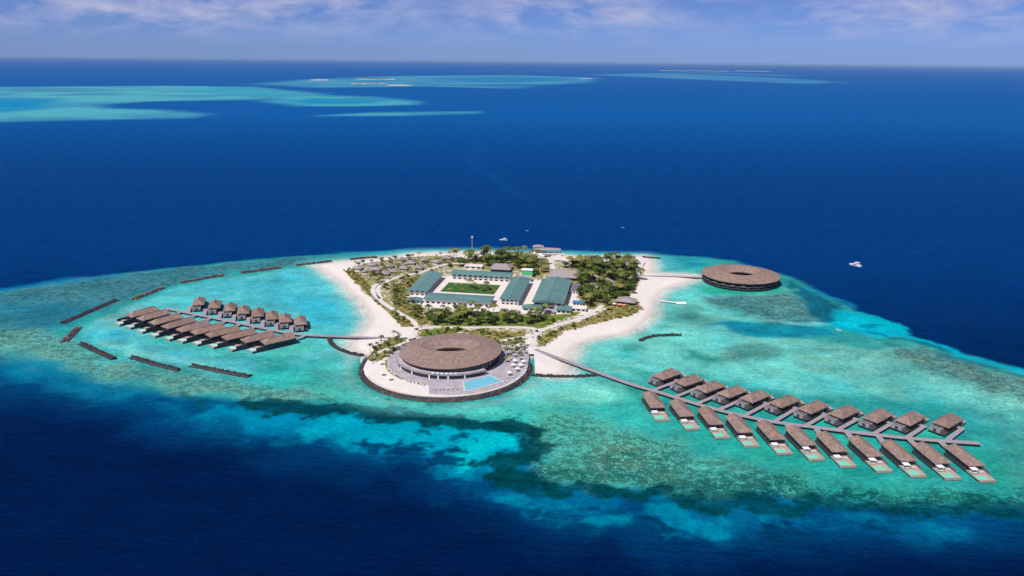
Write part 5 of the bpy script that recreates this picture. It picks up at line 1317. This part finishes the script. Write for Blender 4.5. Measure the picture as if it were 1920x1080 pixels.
for x, y in ((-37, 684), (-34, 680), (-24, 682), (-27, 676), (-21, 678), (-40, 688)):
    palm_tree(x, y, 0.85, 'palm tree on the courtyard lawn', 'palms on the courtyard lawn')
TALL = [([(-59.5, 793.2), (-60.9, 790.9), (-57.4, 795.6)], 'left of the mast', 1.25), ([(-27.4, 794.6), (-25.7, 792.4), (-28.9, 790.0), (-27.0, 799.2)], 'right of the mast', 1.5),
        ([(-10.3, 797.6), (-5.9, 800.1), (-1.4, 800.3), (3.0, 798.2), (6.4, 800.7)], 'round the white building at the back', 1.35), ([(-38.4, 589.1), (-41.5, 586.4)], 'at the front of the grove', 1.25), ([(68.4, 767.7), (72.3, 763.6), (64.7, 761.2)], 'behind the wide shingled hall', 1.35)]
for pts, words, sc_ in TALL:
    for x, y in pts: palm_tree(x, y, sc_*rng.uniform(.9, 1.1), 'tall palm tree standing above the others ' + words, 'tall palms ' + words)
for x, y in [(-12.4, 788.4), (-7.5, 790.9), (-2.5, 791.1), (1.9, 789.0), (6.9, 789.2), (11.2, 784.9)]: leaf_tree(x, y, rng.uniform(1.5, 1.9), 'big dark tree at the back edge of the island beside the white building', 'big trees at the back edge')
for x, y in resample(smooth_line([(-85.0, 505.0), (-81.5, 489.5), (-73.3, 476.8), (-63.7, 469.1), (-52.7, 462.4)]), 2.6):
    shrub(x - 0.8, y - 0.8, rng.uniform(.55, .8), 'low shrub in the ' + ('back', 'upper middle', 'lower middle', 'front')[min(3, int((505 - y)/11.5))] + ' part of the curved row edging the terrace paving', 'shrubs edging the terrace paving')
for x, y in ((-52, 694), (-46, 697), (-30, 690), (-18, 686), (-16, 676), (-56, 680), (-44, 676)):
    shrub(x, y, rng.uniform(1.0, 1.7), 'shrub planted on the courtyard lawn', 'shrubs on the courtyard lawn')
# low ground cover, too small to count
mb = MB(); rg = random.Random(9)
for zn, n in (('left_strip', 420), ('villas', 500), ('west', 560), ('front_lawn', 120), ('oval_left', 60), ('belt_right', 420), ('grove', 260), ('oval', 130), ('right_forest', 160), ('back', 120), ('terrace_left', 60)):
    poly = Z[zn]
    for x, y in spots(poly, n, 0.8, -0.4, 12):
        z = GZ; s = rg.uniform(.5, 1.2)
        leaf_cloud(mb, rg, [(x, y, z + s*.35, s*.8)], 9, 0.36)
tag(mb.build('ground_cover', M['shrub']), 'low yellow green ground cover spread between the island paths', 'ground cover', None, 'stuff')

# ------------------------------------------------------------------ sea haze
hz = MB().box(-101000, 101000, -3200, 102500, -2.0, 203.0)
hzm = bpy.data.materials.new('sea_haze'); hzm.use_nodes = True
hn = hzm.node_tree.nodes; hn.clear()
ho = hn.new('ShaderNodeOutputMaterial'); hv = hn.new('ShaderNodeVolumePrincipled')
hv.inputs['Color'].default_value = (0.45, 0.66, 1.0, 1)
hv.inputs['Density'].default_value = 1.5e-5
hv.inputs['Anisotropy'].default_value = 0.0
hzm.node_tree.links.new(hv.outputs[0], ho.inputs['Volume'])
tag(hz.build('haze', hzm), 'thin pale sea haze', None, None, 'stuff')
scene.cycles.volume_bounces = 0
